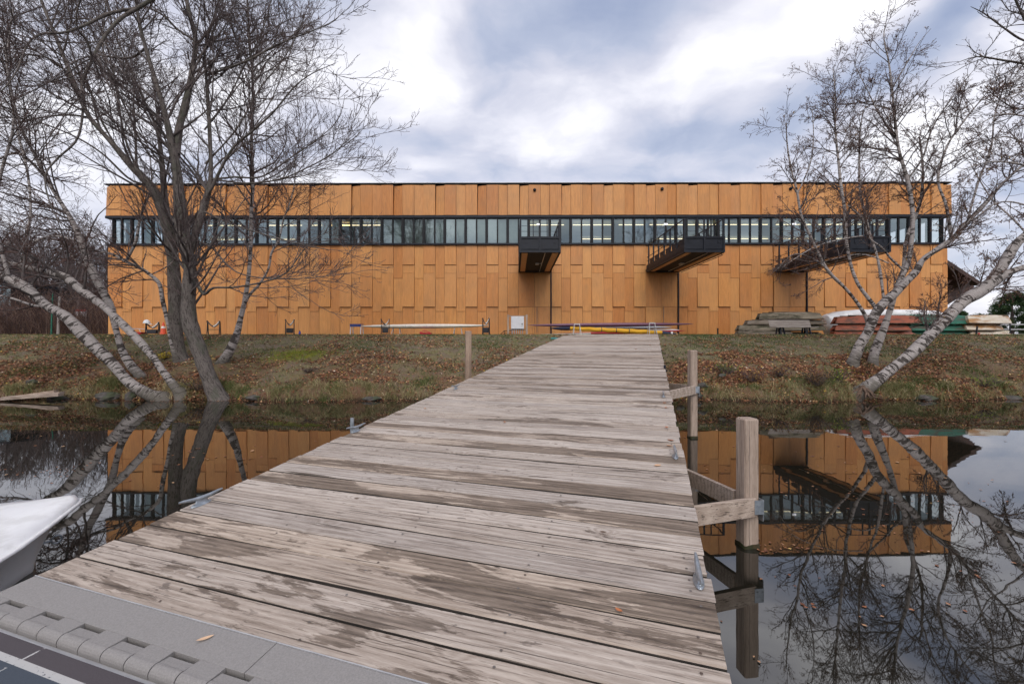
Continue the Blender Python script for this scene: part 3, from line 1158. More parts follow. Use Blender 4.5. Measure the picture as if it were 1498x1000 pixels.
# dry leaves lying on the dock
dl = rnd_mat('dry_leaf', [(0, (0.40, 0.13, 0.05)), (.5, (0.52, 0.25, 0.12)), (1, (0.60, 0.42, 0.28))], .6)
for px, py, sz, rr, lab in [(300, 936, .035, .95, 'pale tan willow leaf lying on the grey landing plate'), (905, 895, .022, .1, 'small rust red leaf on the dock near the large cleat'), (738, 618, .03, .3, 'small orange leaf on the middle of the dock'),
                            (972, 590, .03, .3, 'small orange leaf on the right dock edge just below the far cleat'), (974, 597, .03, .1, 'dark red leaf on the right dock edge two planks below the far cleat'), (975, 626, .03, .05, 'small red leaf on the right dock edge above the middle cleat'), (981, 645, .035, .0, 'dark brown leaf on the right dock edge just above the middle cleat'), (979, 653, .03, .5, 'tan leaf on the right dock edge touching the middle cleat'), (962, 682, .035, .8, 'pale leaf on the dock just left of the middle cleat'), (622, 598, .03, .4, 'small leaf on the dock near its left edge, level with the far post'), (783, 531, .035, .5, 'small leaf near the middle of the upper dock'), (840, 517, .04, .5, 'tiny leaf near the upper end of the dock, centre'), (930, 511, .04, .4, 'tiny leaf near the upper end of the dock, right side'), (951, 505, .04, .3, 'topmost tiny leaf on the right corner of the upper dock end')]:
    p = on_dock(px, py)
    m = MB()
    m.rnd = rr
    a = random.uniform(0, 3)
    if lab and 'willow' in lab:
        a = .6
    L = sz
    wd = .3 if lab and 'willow' in lab else .55
    n = 8
    vs = []
    for i in range(n + 1):
        t = i / n
        w_ = math.sin(math.pi * t) ** .8 * L * wd
        vs += [(L * (2 * t - 1), -w_, .008 + .006 * (2 * t - 1) ** 2 + w_ * .35), (L * (2 * t - 1), 0, .006 + .008 * (2 * t - 1) ** 2), (L * (2 * t - 1), w_, .008 + .006 * (2 * t - 1) ** 2 + w_ * .35)]
    fs = []
    for i in range(n):
        fs += [(3 * i, 3 * i + 3, 3 * i + 4, 3 * i + 1), (3 * i + 1, 3 * i + 4, 3 * i + 5, 3 * i + 2)]
    m.add(vs, fs, True)
    o = m.build('dry_leaf', dl)
    o.location = p
    o.rotation_euler = (R(5.5), 0, a)
    if lab:
        tag(o, lab, 'leaf')
    else:
        tag(o, 'small dry orange leaf lying on the dock planks', 'leaf', 'small dry leaves on the dock planks')


def white_boat():
    T = Vector((-3.56, 3.50, 0))
    ax = Vector((-.45, -.893, 0))
    ang = math.atan2(ax.y, ax.x)
    T.z = -.035
    r_ = empty('moored_boat', T, ang)
    tag(r_, 'white fibreglass boat with blunt bow moored by the lower dock corner', 'boat')
    st = [(.0, .02, .43), (.02, .07, .43), (.06, .13, .43), (.14, .235, .425), (.30, .44, .415), (.5, .69, .405), (.75, .94, .395), (1.1, 1.06, .385), (1.7, 1.10, .38), (3, 1.1, .38), (4.6, 1.02, .39)]
    hull = MB()
    rings = []
    for s_, w, g in st:
        k = max(0, s_ - .16)
        c = min(w * .72, .02 + k * 1.1)        # narrower below
        b0 = max(.18, s_)
        bb = max(s_, .17)
        rings.append([(s_, w, g), (bb, min(w * .85, c + .05), g - .12), (max(s_, .24), c, .10), (max(s_, .30), c * .8, -.12), (max(s_, .34), 0, -.16), (max(s_, .30), -c * .8, -.12), (max(s_, .24), -c, .10), (bb, -min(w * .85, c + .05), g - .12), (s_, -w, g)])
    hull.loft(rings, closed=False, caps=False)
    hull.add(rings[-1], [tuple(range(9))])
    hull.build('hull', M['white'], r_)
    dk = MB()
    rows = [[(s_ + (.02 if s_ < .02 else 0), w * f, g + .03 * (1 - f * f) + (.030 if abs(f) < .91 else .012) - (.008 if abs(f) == 1 else 0)) for f in (-1, -.925, -.90, -.5, 0, .5, .90, .925, 1)] for s_, w, g in st]
    dk.loft(rows, closed=False, caps=False)
    dk.build('deck', M['white'], r_)
    rail = MB()
    side = [(s_, w + .012, g + .004) for s_, w, g in st][::-1] + [(-.02, 0, .437)] + [(s_, -w - .012, g + .004) for s_, w, g in st]
    rail.tube(side, .013, 8)
    rail.build('rub_rail', pm('pale_rail', (0.74, 0.73, 0.73), (0.62, 0.61, 0.61), .5, scale=9), r_)
    e = MB()
    e.tube([(.165 - .04 + .03 * math.cos(a), .0, .17 + .03 * math.sin(a)) for a in [i * math.pi / 6 for i in range(13)]], .006, 6, cap=False)
    e.tube([(.16, 0, .17), (.26, 0, .17)], .008, 8)
    e.build('eye_bolt', M['steel'], r_)


white_boat()

# ------------------------------------------------------------------ boathouse
BD = 27.0
KX = BD / F


def bx(px):
    return (px - 749) * KX


def bz(py):
    return CZ + (500 - py) * KX


def build_boathouse():
    root = empty('boathouse', (0, BD, 0), R(-.35))
    tag(root, 'long two storey boathouse clad in orange timber panels with ribbon windows', 'building')
    XL, XR = bx(154.5), bx(1382)
    UXL, UXR = bx(151.5), bx(1386)
    DP = 20.0
    z_top, z_pt, z_ub, z_wt, z_wb, z_lt = bz(268.2), bz(271), bz(315), bz(319), bz(356.5), bz(358.6)
    per = 30.72
    # core volumes (dark backing)
    c = MB()
    c.box(XL + .12, XR - .12, .14, DP, 1.9, z_wb)
    c.build('lower_wall', M['reveal'], root)
    c = MB()
    c.box(UXL + .12, UXR - .12, .10, DP, z_ub + .02, z_top - .06)
    c.build('upper_wall', M['reveal'], root)
    c = MB()
    c.box(UXL - .03, UXR + .03, -.12, DP + .1, z_top - .055, z_top)
    c.build('roof', M['frame'], root)
    c = MB()
    c.box(UXL + .1, UXR - .1, -.04, DP, z_top + .002, z_top + .05)
    c.build('roof_edge', M['white'], root)
    c = MB()
    c.box(UXL + .03, UXR - .03, -.10, .6, z_wt + .01, z_ub - .004)
    c.build('lintel', M['black'], root)
    c = MB()
    c.box(XL - .02, XR + .02, -.16, .3, z_wb - .085, z_wb + .0)
    c.build('sill', M['black'], root)
    c = MB()
    c.box(XL, XR, -.02, .3, 1.95, 2.06)
    c.build('plinth', M['black'], root)

    # lower cladding, shingled boards
    cl = MB()

    def board(x0, x1, zt, zb, yt, yb, skew=0.0):
        """board with top offset yt and bottom offset yb in front of the wall line"""
        cl.rnd = random.random()
        t = .05
        g = .007
        x0 += g
        x1 -= g
        cl.hexa([(x0, -yb - skew, zb), (x1, -yb + skew, zb), (x1, .12, zb), (x0, .12, zb), (x0, -yt - skew, zt), (x1, -yt + skew, zt), (x1, .12, zt), (x0, .12, zt)])

    doors = [(758.5, 805), (944, 990), (1130, 1176)]
    k0 = 619.6    # left edge of a wide board
    k = math.floor((154.5 - k0) / per)
    x = k0 + k * per
    R1, R2, R3 = bz(387.2), bz(399.6), bz(448.6)
    N1, N2 = bz(406.8), bz(455.2)
    while x < 1382:
        for kind, a, b_ in (('w', x, x + 17.3), ('n', x + 17.3, x + per)):
            a0, b0 = max(a, 154.5), min(b_, 1382)
            if b0 - a0 < 2:
                continue
            door = None
            for d0, d1 in doors:
                if a0 >= d0 - 3 and b0 <= d1 + 3:
                    door = 'skip'
                elif a0 < d1 + 2 and b0 > d1 + 2 and a0 > d0:
                    a0 = d1 + 2
                elif a0 < d0 < b0:
                    b0 = d0
            if door and door == 'skip':
                continue
            if b0 - a0 < 2:
                continue
            X0, X1 = bx(a0), bx(b0)
            if kind == 'w':
                board(X0, X1, z_lt, R1, .03, .075)
                board(X0, X1, R1 - .02, R2 + .005, .02, .035)
                board(X0, X1, R2 - .01, R3, .04, .095)
                board(X0, X1 + .0, R3 - .015, 2.07, -.004, .006)
            else:
                board(X0, X1, z_lt, N1, .0, .032)
                board(X0, X1, N1 - .012, N2, .012, .028)
                board(X0, X1, N2 - .012, 2.07, .0, .008)
        x += per
    for d0, d1 in doors:
        md = (d0 + d1) / 2
        for a0, b0 in ((d0, md), (md, d1)):
            board(bx(a0), bx(b0), R2 + .0, R3, .055, .075)
            board(bx(a0), bx(b0), R3 - .012, 2.07, .055, .06)
            board(bx(a0), bx(b0), z_lt, R2 + .015, .0, .03)
    # left end return of the wall
    cl.rnd = .4
    cl.build('lower_cladding', [M['panel']], root)

    # upper cladding: boards turned slightly, alternate ones set back
    cl = MB()
    x = k0 + math.floor((151.5 - k0) / per) * per
    j = 0
    while x < 1386:
        for kind, a, b_ in (('w', x, x + 17.3), ('n', x + 17.3, x + per)):
            a0, b0 = max(a, 151.5), min(b_, 1386)
            if b0 - a0 < 2:
                continue
            X0, X1 = bx(a0), bx(b0)
            if kind == 'w':
                board(X0, X1, z_pt, z_ub, .09, .12)
            else:
                deep = j % 2 == 0
                zt = z_pt - (.035 if deep else 0)
                cl.rnd = random.random()
                g = .008
                yl, yr = (.02, .11) if deep else (.10, .05)
                tl, tr = (-.02, .07) if deep else (.09, .03)
                cl.hexa([(X0 + g, -yl, z_ub), (X1 - g, -yr, z_ub), (X1 - g, .1, z_ub), (X0 + g, .1, z_ub), (X0 + g + (.04 if deep else 0), -tl, zt), (X1 - g, -tr, zt), (X1 - g, .1, zt), (X0 + g + (.04 if deep else 0), .1, zt)])
        x += per
        j += 1
    # end returns
    for X0 in (UXL, UXR):
        s = 1 if X0 > 0 else -1
        yy = .13
        while yy < DP - 1:
            cl.rnd = random.random()
            cl.box(min(X0 - .12 * s, X0), max(X0 - .12 * s, X0), yy, yy + .72, z_ub, z_pt)
            yy += .735
    cl.build('upper_cladding', [M['panel']], root)
    for X0 in (XL, XR):
        cl = MB()
        s = 1 if X0 > 0 else -1
        yy = .13
        while yy < DP - 1:
            cl.rnd = random.random()
            cl.box(min(X0 - .12 * s, X0), max(X0 - .12 * s, X0), yy, yy + .72, 2.05, z_lt)
            yy += .735
        cl.build('end_cladding', [M['panel']], root)
    c = MB()
    c.box(XL - .035, XL - .003, -.03, .12, 2.0, z_lt - .02)
    c.build('corner_trim', M['black'], root)

    # room behind the ribbon windows
    c = MB()
    c.box(XL + .15, XR - .15, .3, DP - .3, z_wb - .02, z_wb + .002)
    c.build('floor', pm('room_floor', (0.12, 0.11, 0.10), (0.09, 0.085, 0.08), .4), root)
    c = MB()
    c.box(XL + .15, XR - .15, .25, DP - .3, z_wt + .02, z_wt + .06)
    c.build('ceiling', M['inside_wall'], root)
    c = MB()
    c.box(XL + 3.5, XR - 4.5, 7.5, 7.7, z_wb + .01, z_wt)
    c.build('partition', M['inside_wall'], root)
    # furniture-like silhouettes: low exercise benches and stacked ergometers seen through the glass
    for px in range(640, 1240, 46):
        c = MB()
        X = bx(px) + random.uniform(-.2, .2)
        c.box(X, X + .5, 3.0, 4.2, z_wb, z_wb + random.uniform(.3, .55))
        c.box(X + .2, X + .26, 3.2, 3.3, z_wb + .2, z_wb + .9)
        c.build('exercise_machine', M['black'], root)
    # long tube lights in two rows, where the photo shows them lit
    for segs, yy, zz in (([(300, 352), (392, 440), (455, 512), (762, 825), (838, 898), (905, 944), (950, 1048), (1056, 1122), (1134, 1190), (1196, 1290), (470, 560)], 1.0, z_wt - .17),
                         ([(305, 358), (395, 430), (960, 1048), (1060, 1122), (1140, 1190), (850, 893), (1200, 1250), (765, 808)], 5.0, z_wt - .13)):
        for a, b_ in segs:
            sc_ = (BD + yy) / BD
            L = MB()
            L.box(bx(a) * sc_, bx(b_) * sc_, yy, yy + .07, zz, zz + .035)
            L.build('tube_light', M['tube'], root)

    # windows
    fm = M['frame']
    wi = 0
    x = 163.0
    step = per / 2
    xs = []
    q = k0
    while q > 163:
        q -= per
    while q < 1374:
        xs += [(q + 1.5, q + 15.6, q), (q + 16.4, q + 30.7 - 1.2, q)]
        q += per
    shaded = set(list(range(26, 40)) + [3, 5])
    for a, b_, _ in xs:
        a, b_ = max(a, 164), min(b_, 1373)
        if b_ - a < 5:
            continue
        X0, X1 = bx(a), bx(b_)
        f = MB()
        t = .028
        f.box(X0 - .02, X0 + t, -.03, .12, z_wb + .003, z_wt + .004)
        f.box(X1 - t, X1 + .02, -.03, .12, z_wb + .003, z_wt + .004)
        f.box(X0 + t, X1 - t, -.03, .12, z_wb + .003, z_wb + .045)
        f.box(X0 + t, X1 - t, -.03, .12, z_wt - .05, z_wt + .004)
        fo = f.build('window', fm, root)
        g = MB()
        g.add([(X0 + t, .03, z_wb + .06), (X1 - t, .03, z_wb + .06), (X1 - t, .03, z_wt - .05), (X0 + t, .03, z_wt - .05)], [(0, 1, 2, 3)])
        g.build('pane', M['glass'] if random.random() < .6 else M['glass_dark'], fo)
        if wi in shaded or random.random() < .08:
            s = MB()
            s.add([(X0 + .02, .22, z_wb + .05), (X1 - .02, .22, z_wb + .05), (X1 - .02, .22, z_wt), (X0 + .02, .22, z_wt)], [(0, 1, 2, 3)])
            s.build('shade', M['shade'], fo)
        wi += 1
    # mullion posts between window pairs
    c = MB()
    q = k0
    while q > 150:
        q -= per
    while q < 1384:
        if 164 < q < 1374:
            c = MB()
            c.box(bx(q - .8), bx(q + 1.1), -.06, .16, z_wb + .002, z_wt + .008)
            c.build('mullion', fm, root)
        q += per
    for q in (162.5, 1374.5):
        c = MB()
        c.box(bx(q - .9), bx(q + .9), -.06, .16, z_wb + .002, z_wt + .008)
        c.build('mullion', fm, root)
    # end glazing: mullions on the short sides, light comes through them
    for X0 in (bx(163.5), bx(1374)):
        yy = .9
        e = MB()
        while yy < DP:
            e.box(X0 - .06, X0 + .06, yy, yy + .14, z_wb, z_wt + .01)
            yy += .72
        e.build('end_mullions', fm, root)

    # black dome cameras on the upper band
    for px, py in ((782, 279), (967, 278), (1153, 278)):
        d = MB()
        X, Z = bx(px), bz(py)
        rr = [[(X + .10 * math.cos(t) * k, -.12 - dy, Z + .10 * math.sin(t) * k) for t in [i * math.pi / 6 for i in range(12)]] for dy, k in ((0, 1), (.05, 1), (.10, .8), (.14, .4))]
        d.loft(rr)
        d.build('dome_camera', M['black'], root)

    # balconies
    zf, zp, zr = bz(399.4), bz(399.4) + .78, bz(399.4) + 1.66
    PJ = 6.1
    stl = M['black']
    gold = pm('soffit_board', (0.62, 0.33, 0.15), (0.46, 0.24, 0.11), .5, stretch=(8, .6, 8))
    for bi, (d0, d1) in enumerate(doors):
        X0, X1 = bx(d0), bx(d1)
        B = MB()
        B.box(X0, X1, -PJ, 0.0, zf + .10, zf + .20)
        bo = B.build('balcony', stl, root)
        p = MB()
        # front panel with frame
        p.box(X0, X1, -PJ, -PJ + .05, zf + .10, zp)
        for xa, xb in ((X0, X0 + .09), ((X0 + X1) / 2 - .045, (X0 + X1) / 2 + .045), (X1 - .09, X1)):
            p.box(xa, xb, -PJ - .05, -PJ - .002, zf + .02, zp + .02)
        p.box(X0 + .09, X1 - .09, -PJ - .045, -PJ - .002, zf + .02, zf + .13)
        p.box(X0 + .09, X1 - .09, -PJ - .045, -PJ - .002, zp - .07, zp + .02)
        for sx in (-1, 1):
            for side in (X0 + .25 if sx < 0 else X1 - .35,):
                p.box(side, side + .10, -PJ - .02, -PJ - .004, zp - .30, zp - .13)
        p.build('front_panel', stl, bo)
        for X in (X0, X1 - .06):
            s = MB()
            s.box(X, X + .06, -PJ + .052, -.17, zf + .02, zf + .40)
            s.box(X + .01, X + .05, -PJ + .052, -.17, zf + .40, zf + .45)
            for i in range(7):
                yy = -PJ + .055 + i * (PJ - .45) / 6.2
                s.box(X - .005, X + .065, yy, yy + .07, zf + .03, zr - .03)
            s.tube([(X + .03, -PJ + .02, zr), (X + .03, -.17, zr)], .03, 8)
            s.tube([(X + .03, -PJ + .02, zf + .95), (X + .03, -.17, zf + .95)], .016, 6)
            s.tube([(X + .03, -PJ + .02, zf + .70), (X + .03, -.17, zf + .70)], .016, 6)
            for i in range(6):
                yy = -PJ + .2 + i * (PJ - .45) / 6.2
                s.box(X + .02, X + .04, yy, yy + .55, zf + .47, zf + .74)
            s.build('side_railing', stl, bo)
        r_ = MB()
        r_.tube([(X0 + .03, -PJ + .02, zr), (X1 - .03, -PJ + .02, zr)], .03, 8)
        for zz in (zp + .28, zp + .55):
            r_.tube([(X0 + .03, -PJ + .02, zz), (X1 - .03, -PJ + .02, zz)], .010, 6)
        for f_, hw in ((0.022, .045), (.33, .02), (.5, .035), (.67, .02), (.978, .045)):
            xx = X0 + (X1 - X0) * f_
            r_.box(xx - hw, xx + hw, -PJ - .01, -PJ + .05, zp, zr)
        r_.build('front_railing', stl, bo)
        u = MB()
        u.box(X0 + .10, X0 + .40, -PJ + .1, -.06, zf + .012, zf + .095)
        u.box(X1 - .40, X1 - .10, -PJ + .1, -.06, zf + .012, zf + .095)
        u.build('soffit_boards', gold, bo)
        u = MB()
        u.box(X0 + .40, X1 - .40, -PJ + .05, 0, zf + .05, zf + .097)
        u.box(X0 + .001, X1 - .001, -.5, -.16, zf - .0, zf + .097)
        for xx in (X0 + .001, X1 - .10):
            u.box(xx, xx + .099, -PJ + .05, -.5, zf + .0, zf + .097)
        u.build('soffit_frame', M['reveal'], bo)
        u = MB()
        u.tube([(X1 - .75, -PJ + .2, zf + .03), (X1 - .72, -.4, zf + .03)], .022, 8)
        u.tube([(X1 - .74, -3.2, zf + .02), ((X0 + X1) / 2, -3.2, zf + .02)], .02, 8)
        u.build('drain_pipe', M['alu'], bo)
        u = MB()
        u.box((X0 + X1) / 2 - .09, (X0 + X1) / 2 + .09, -3.35, -3.05, zf - .04, zf + .03)
        u.build('soffit_lamp', M['alu'], bo)
        d = MB()
        d.box(X1 + .01, X1 + .075, -.16, .1, 2.06, zf)
        d.build('down_pipe', stl, root)
        # lit lamp on the wall above the balcony
        l_ = MB()
        l_.box(X1 - .86, X1 - .66, -.16, -.07, bz(330), bz(328))
        l_.build('wall_lamp', emis_mat('wall_lamp_%s' % 'abc'[bi], (.95, .95, 1), .8), root)
        # thin brace rails under the right side
        if bi == 1:
            u = MB()
            u.tube([(X1 + .05, -PJ + .3, zf - .04), (X1 + .05, -.5, zf - .04)], .02, 6)
            for i in range(8):
                yy = -PJ + .4 + i * .68
                u.tube([(X1 + .02, yy, zf + .1), (X1 + .05, yy, zf - .04)], .012, 6)
            u.build('side_ladder', M['black'], bo)
    # dock door rods (thin vertical bolts)
    for px in (785.5, 969.8):
        s = MB()
        s.tube([(bx(px), -.09, bz(449)), (bx(px), -.09, bz(486))], .018, 6)
        s.build('door_rod', pm('old_rod', (0.3, 0.22, 0.16), (0.2, 0.15, 0.12), .5), root)

    # dark shingled porch projecting beyond the right end
    sh, b, bs, _ = new_mat('dark_shingles')
    tc = b.n('ShaderNodeTexCoord')
    br = b.n('ShaderNodeTexBrick')
    b.put(br.inputs['Vector'], tc.outputs['Object'])
    br.inputs['Scale'].default_value = 2.2
    br.inputs['Color1'].default_value = (0.025, 0.016, 0.014, 1)
    br.inputs['Color2'].default_value = (0.07, 0.04, 0.034, 1)
    br.inputs['Mortar'].default_value = (0.01, 0.008, 0.008, 1)
    b.put(bs.inputs['Base Color'], br.outputs[0])
    bs.inputs['Roughness'].default_value = .8
    d = 4.0
    def ex(px, py, dd=d):
        s_ = (BD + dd) / BD
        return (bx(px) * s_, dd, CZ + (500 - py) * KX * s_)
    a, b1, c1 = ex(1376, 377), ex(1433.5, 415), ex(1376, 450)
    a2, b2, c2 = [(p[0] - .3, 9.5, p[2]) for p in (a, b1, c1)]
    mid = ((a[0]), d + .9, (a[2] + c1[2]) / 2)
    up = MB()
    t = .16
    up.hexa([(a[0], d, a[2] - .3), (b1[0] - .25, d, b1[2] - .13), (b2[0] - .25, 9.5, b2[2] - .13), (a2[0], 9.5, a2[2] - .3), a, b1, b2, a2])
    up.build('porch_roof', sh, root)
    lo = MB()
    lo.hexa([(c1[0], d + .02, c1[2]), (b1[0] - .55, d + .02, b1[2] - .30), (b2[0] - .55, 9.4, b2[2] - .30), (c2[0], 9.4, c2[2]), (c1[0], d + .02, c1[2] + .55), (b1[0] - .75, d + .02, b1[2] - .12), (b2[0] - .75, 9.4, b2[2] - .12), (c2[0], 9.4, c2[2] + .55)])
    lo.build('porch_soffit', sh, root)
    bk = MB()
    bk.add([(a[0], 9.3, a[2] - .1), (b1[0] - .35, 9.3, b1[2] - .1), (c1[0], 9.3, c1[2] + .2)], [(0, 1, 2)])
    bk.add([(a[0], 9.42, a[2] - .1), (b1[0] - .35, 9.42, b1[2] - .1), (c1[0], 9.42, c1[2] + .2)], [(0, 1, 2)])
    bk.build('porch_wall', M['black'], root)
    return root


build_boathouse()

# ------------------------------------------------------------------ trees
UPV = np.array([0, 0, 1.0])


def resample(pts, rad, n):
    """Catmull-Rom through the traced points, resampled to n even steps"""
    P = np.array(pts, float)
    Rr = np.array(rad, float)
    m = len(P)
    Q, q = [], []
    for i in range(m - 1):
        p0, p1, p2, p3 = P[max(i - 1, 0)], P[i], P[i + 1], P[min(i + 2, m - 1)]
        for k in range(8):
            t = k / 8
            Q.append(.5 * ((2 * p1) + (-p0 + p2) * t + (2 * p0 - 5 * p1 + 4 * p2 - p3) * t * t + (-p0 + 3 * p1 - 3 * p2 + p3) * t ** 3))
            q.append(Rr[i] * (1 - t) + Rr[i + 1] * t)
    Q.append(P[-1])
    q.append(Rr[-1])
    Q, q = np.array(Q), np.array(q)
    L = np.concatenate([[0], np.cumsum(np.linalg.norm(np.diff(Q, axis=0), axis=1))])
    s = np.linspace(0, L[-1], n)
    return np.stack([np.interp(s, L, Q[:, k]) for k in range(3)], 1), np.interp(s, L, q)


def tubes(P, Rd, sides, rough=0.0):
    """P (N,n,3), Rd (N,n) -> verts, quads, uv"""
    N, n, _ = P.shape
    T = np.empty_like(P)
    T[:, 1:-1] = P[:, 2:] - P[:, :-2]
    T[:, 0] = P[:, 1] - P[:, 0]
    T[:, -1] = P[:, -1] - P[:, -2]
    T /= np.linalg.norm(T, axis=2)[..., None] + 1e-9
    D = P[:, -1] - P[:, 0]
    D /= np.linalg.norm(D, axis=1)[:, None] + 1e-9
    ref = np.cross(D, np.where(np.abs(D[:, 1:2]) < .8, np.array([[0, 1.0, 0]]), np.array([[1.0, 0, 0]])))
    ref /= np.linalg.norm(ref, axis=1)[:, None] + 1e-9
    A = ref[:, None, :] - T * (T * ref[:, None, :]).sum(2)[..., None]
    A /= np.linalg.norm(A, axis=2)[..., None] + 1e-9
    B = np.cross(T, A)
    th = np.arange(sides) * 2 * math.pi / sides
    rr = Rd[:, :, None] * (1 + rough * rng.normal(0, 1, (N, n, sides)))
    V = P[:, :, None, :] + (A[:, :, None, :] * np.cos(th)[None, None, :, None] + B[:, :, None, :] * np.sin(th)[None, None, :, None]) * rr[..., None]
    seg = np.concatenate([np.zeros((N, 1)), np.cumsum(np.linalg.norm(np.diff(P, axis=1), axis=2), axis=1)], 1)
    # u mirrored round the stem so that it has no seam
    uu = np.abs(((th / math.pi) % 2) - 1)
    U = (uu[None, None, :] * math.pi * np.maximum(Rd[:, :, None], .02))
    Vv = np.repeat(seg[:, :, None], sides, 2) + rng.uniform(0, 50, (N, 1, 1))
    uv = np.stack([np.broadcast_to(U, Vv.shape), Vv], 3).reshape(-1, 2)
    base = (np.arange(N) * n * sides)[:, None, None]
    i = np.arange(n - 1)[None, :, None] * sides
    k = np.arange(sides)[None, None, :]
    k2 = (k + 1) % sides
    q = np.stack([base + i + k, base + i + k2, base + i + sides + k2, base + i + sides + k], 3).reshape(-1, 4)
    return V.reshape(-1, 3), q, uv


def sample_lines(P, Rd, idx, t):
    n = P.shape[1]
    f = t * (n - 1)
    i = np.minimum(f.astype(int), n - 2)
    w = (f - i)[:, None]
    p = P[idx, i] * (1 - w) + P[idx, i + 1] * w
    r = Rd[idx, i] * (1 - w[:, 0]) + Rd[idx, i + 1] * w[:, 0]
    d = P[idx, i + 1] - P[idx, i]
    d /= np.linalg.norm(d, axis=1)[:, None] + 1e-9
    return p, r, d


def grow(P, Rd, dens, lmul, lmin, lmax, ang, up, jit, n, rmul, rtip, tmin=.15, flat=0.0):
    """side shoots along every line of P"""
    ln = np.linalg.norm(np.diff(P, axis=1), axis=2).sum(1)
    cnt = rng.poisson(np.maximum(dens * ln * (1 - tmin), .3))
    idx = np.repeat(np.arange(len(P)), cnt)
    if len(idx) == 0:
        return np.zeros((0, n, 3)), np.zeros((0, n))
    t = tmin + (1 - tmin) * rng.uniform(0, 1, len(idx)) ** .9
    p, r, d = sample_lines(P, Rd, idx, np.minimum(t, .995))
    N = len(idx)
    rv = rng.normal(0, 1, (N, 3))
    rv[:, 1] *= (1 - flat)
    rv[:, 2] += .25
    pr = rv - d * (rv * d).sum(1)[:, None]
    pr /= np.linalg.norm(pr, axis=1)[:, None] + 1e-9
    a = np.radians(rng.normal(ang, 11, N))
    dr = d * np.cos(a)[:, None] + pr * np.sin(a)[:, None]
    L = np.clip(ln[idx] * lmul * (1 - .55 * t) * rng.uniform(.5, 1.25, N), lmin * rng.uniform(.7, 1.2, N), lmax * rng.uniform(.7, 1.0, N))
    out = np.empty((N, n, 3))
    out[:, 0] = p
    step = (L / (n - 1))[:, None]
    for k in range(1, n):
        dr = dr + UPV * up + rng.normal(0, jit, (N, 3))
        dr /= np.linalg.norm(dr, axis=1)[:, None]
        out[:, k] = out[:, k - 1] + dr * step
    r0 = np.minimum(r * rmul, .012 * L + .0035)
    tt = np.linspace(0, 1, n)[None, :]
    rad = r0[:, None] * (1 - tt) + rtip * tt
    rad = np.maximum(rad, rtip)
    return out, rad


class Tree:
    def __init__(s, name, base_px, label, cat, barkm, branchm, twigm, group=None, wk=.66):
        s.wk = wk
        s.X, s.Y, s.Z = base_px
        s.root = empty(name, (s.X, s.Y, s.Z))
        tag(s.root, label, cat, group)
        s.o = np.array([s.X, s.Y, s.Z])
        s.limbs = []
        s.big = []
        s.m = (barkm, branchm, twigm)

    def limb(s, pts, d0, d1, crown=True, sides=12, n=None, dens=1.0):
        """pts (px, py, width px); depth runs from d0 to d1 along the limb"""
        q = []
        for i, (px, py, w) in enumerate(pts):
            t = i / (len(pts) - 1)
            d = d0 + (d1 - d0) * t
            q.append((W(px, py, d), w / F * d / 2 * s.wk * (1 if w > 12 else .82)))
        if not s.big:
            (x0, y0, z0), r0 = q[0]
            q[0] = ((x0, y0, z0), r0 * 1.12)
            q.insert(0, ((x0 * 1.5 - q[1][0][0] * .5, y0, z0 - .45), r0 * 1.6))
        P, Rr = resample([a for a, _ in q], [max(b_, .004) for _, b_ in q], n or max(10, len(pts) * 4))
        s.big.append((P - s.o, Rr, sides))
        if crown:
            s.limbs.append((P - s.o, Rr, dens))

    def finish(s, levels, pods=0, podmat=None, tmin=.25):
        # trunk with its traced limbs
        Vs, Qs, Us, off = [], [], [], 0
        for P, Rr, sides in s.big:
            sides = 14 if Rr.max() > .12 else (10 if Rr.max() > .04 else 7)
            L_ = np.linspace(0, 1, len(Rr))
            rr = Rr * (1 + .05 * np.sin(L_ * 23 + Rr[0] * 90) + .035 * rng.normal(0, 1, len(Rr)))
            V, Q, U = tubes(P[None], rr[None], sides, .018)
            Vs.append(V)
            Qs.append(Q + off)
            Us.append(U)
            off += len(V)
        np_mesh('trunk', np.concatenate(Vs), np.concatenate(Qs), s.m[0], s.root, uv=np.concatenate(Us))
        # crown
        n0 = 24
        P0 = np.stack([resample(P, Rr, n0)[0] for P, Rr, _ in s.limbs])
        R0 = np.stack([resample(P, Rr, n0)[1] for P, Rr, _ in s.limbs])
        Vs, Qs, Ms, off = [], [], [], 0
        cur = (P0, R0)
        last = None
        for li, lv in enumerate(levels):
            cur = grow(*cur, **lv, tmin=tmin if li == 0 else .12)
            P, Rr = cur
            sides = 6 if li == 0 else (4 if li == 1 else 3)
            V, Q, _ = tubes(P, Rr, sides)
            Vs.append(V)
            Qs.append(Q + off)
            Ms.append(np.full(len(Q), 0 if li < 1 else 1))
            off += len(V)
            last = cur
        np_mesh('crown', np.concatenate(Vs), np.concatenate(Qs), [s.m[1], s.m[2]], s.root, mat_idx=np.concatenate(Ms), smooth=True)
        if pods and last is not None and len(last[0]):
            P, Rr = last
            idx = rng.integers(0, len(P), pods)
            t = rng.uniform(.4, 1, pods)
            p, _, d = sample_lines(P, Rr, idx, np.minimum(t, .99))
            n = pods
            a = rng.normal(0, 1, (n, 3))
            a /= np.linalg.norm(a, axis=1)[:, None]
            b_ = np.cross(a, rng.normal(0, 1, (n, 3)))
            b_ /= np.linalg.norm(b_, axis=1)[:, None]
            L = rng.uniform(.010, .024, n)[:, None]
            v = np.stack([p, p + a * L + b_ * L * .5, p + a * L * 2 - UPV * L * .3, p + a * L - b_ * L * .5], 1).reshape(-1, 3)
            i = np.arange(n) * 4
            q = np.stack([i, i + 1, i + 2, i + 3], 1)
            o = np_mesh('withered_leaves', v, q, podmat, s.root, smooth=False, rnd=np.repeat(rng.uniform(0, 1, n), 4))
            o['kind'] = 'stuff'
        return s.root


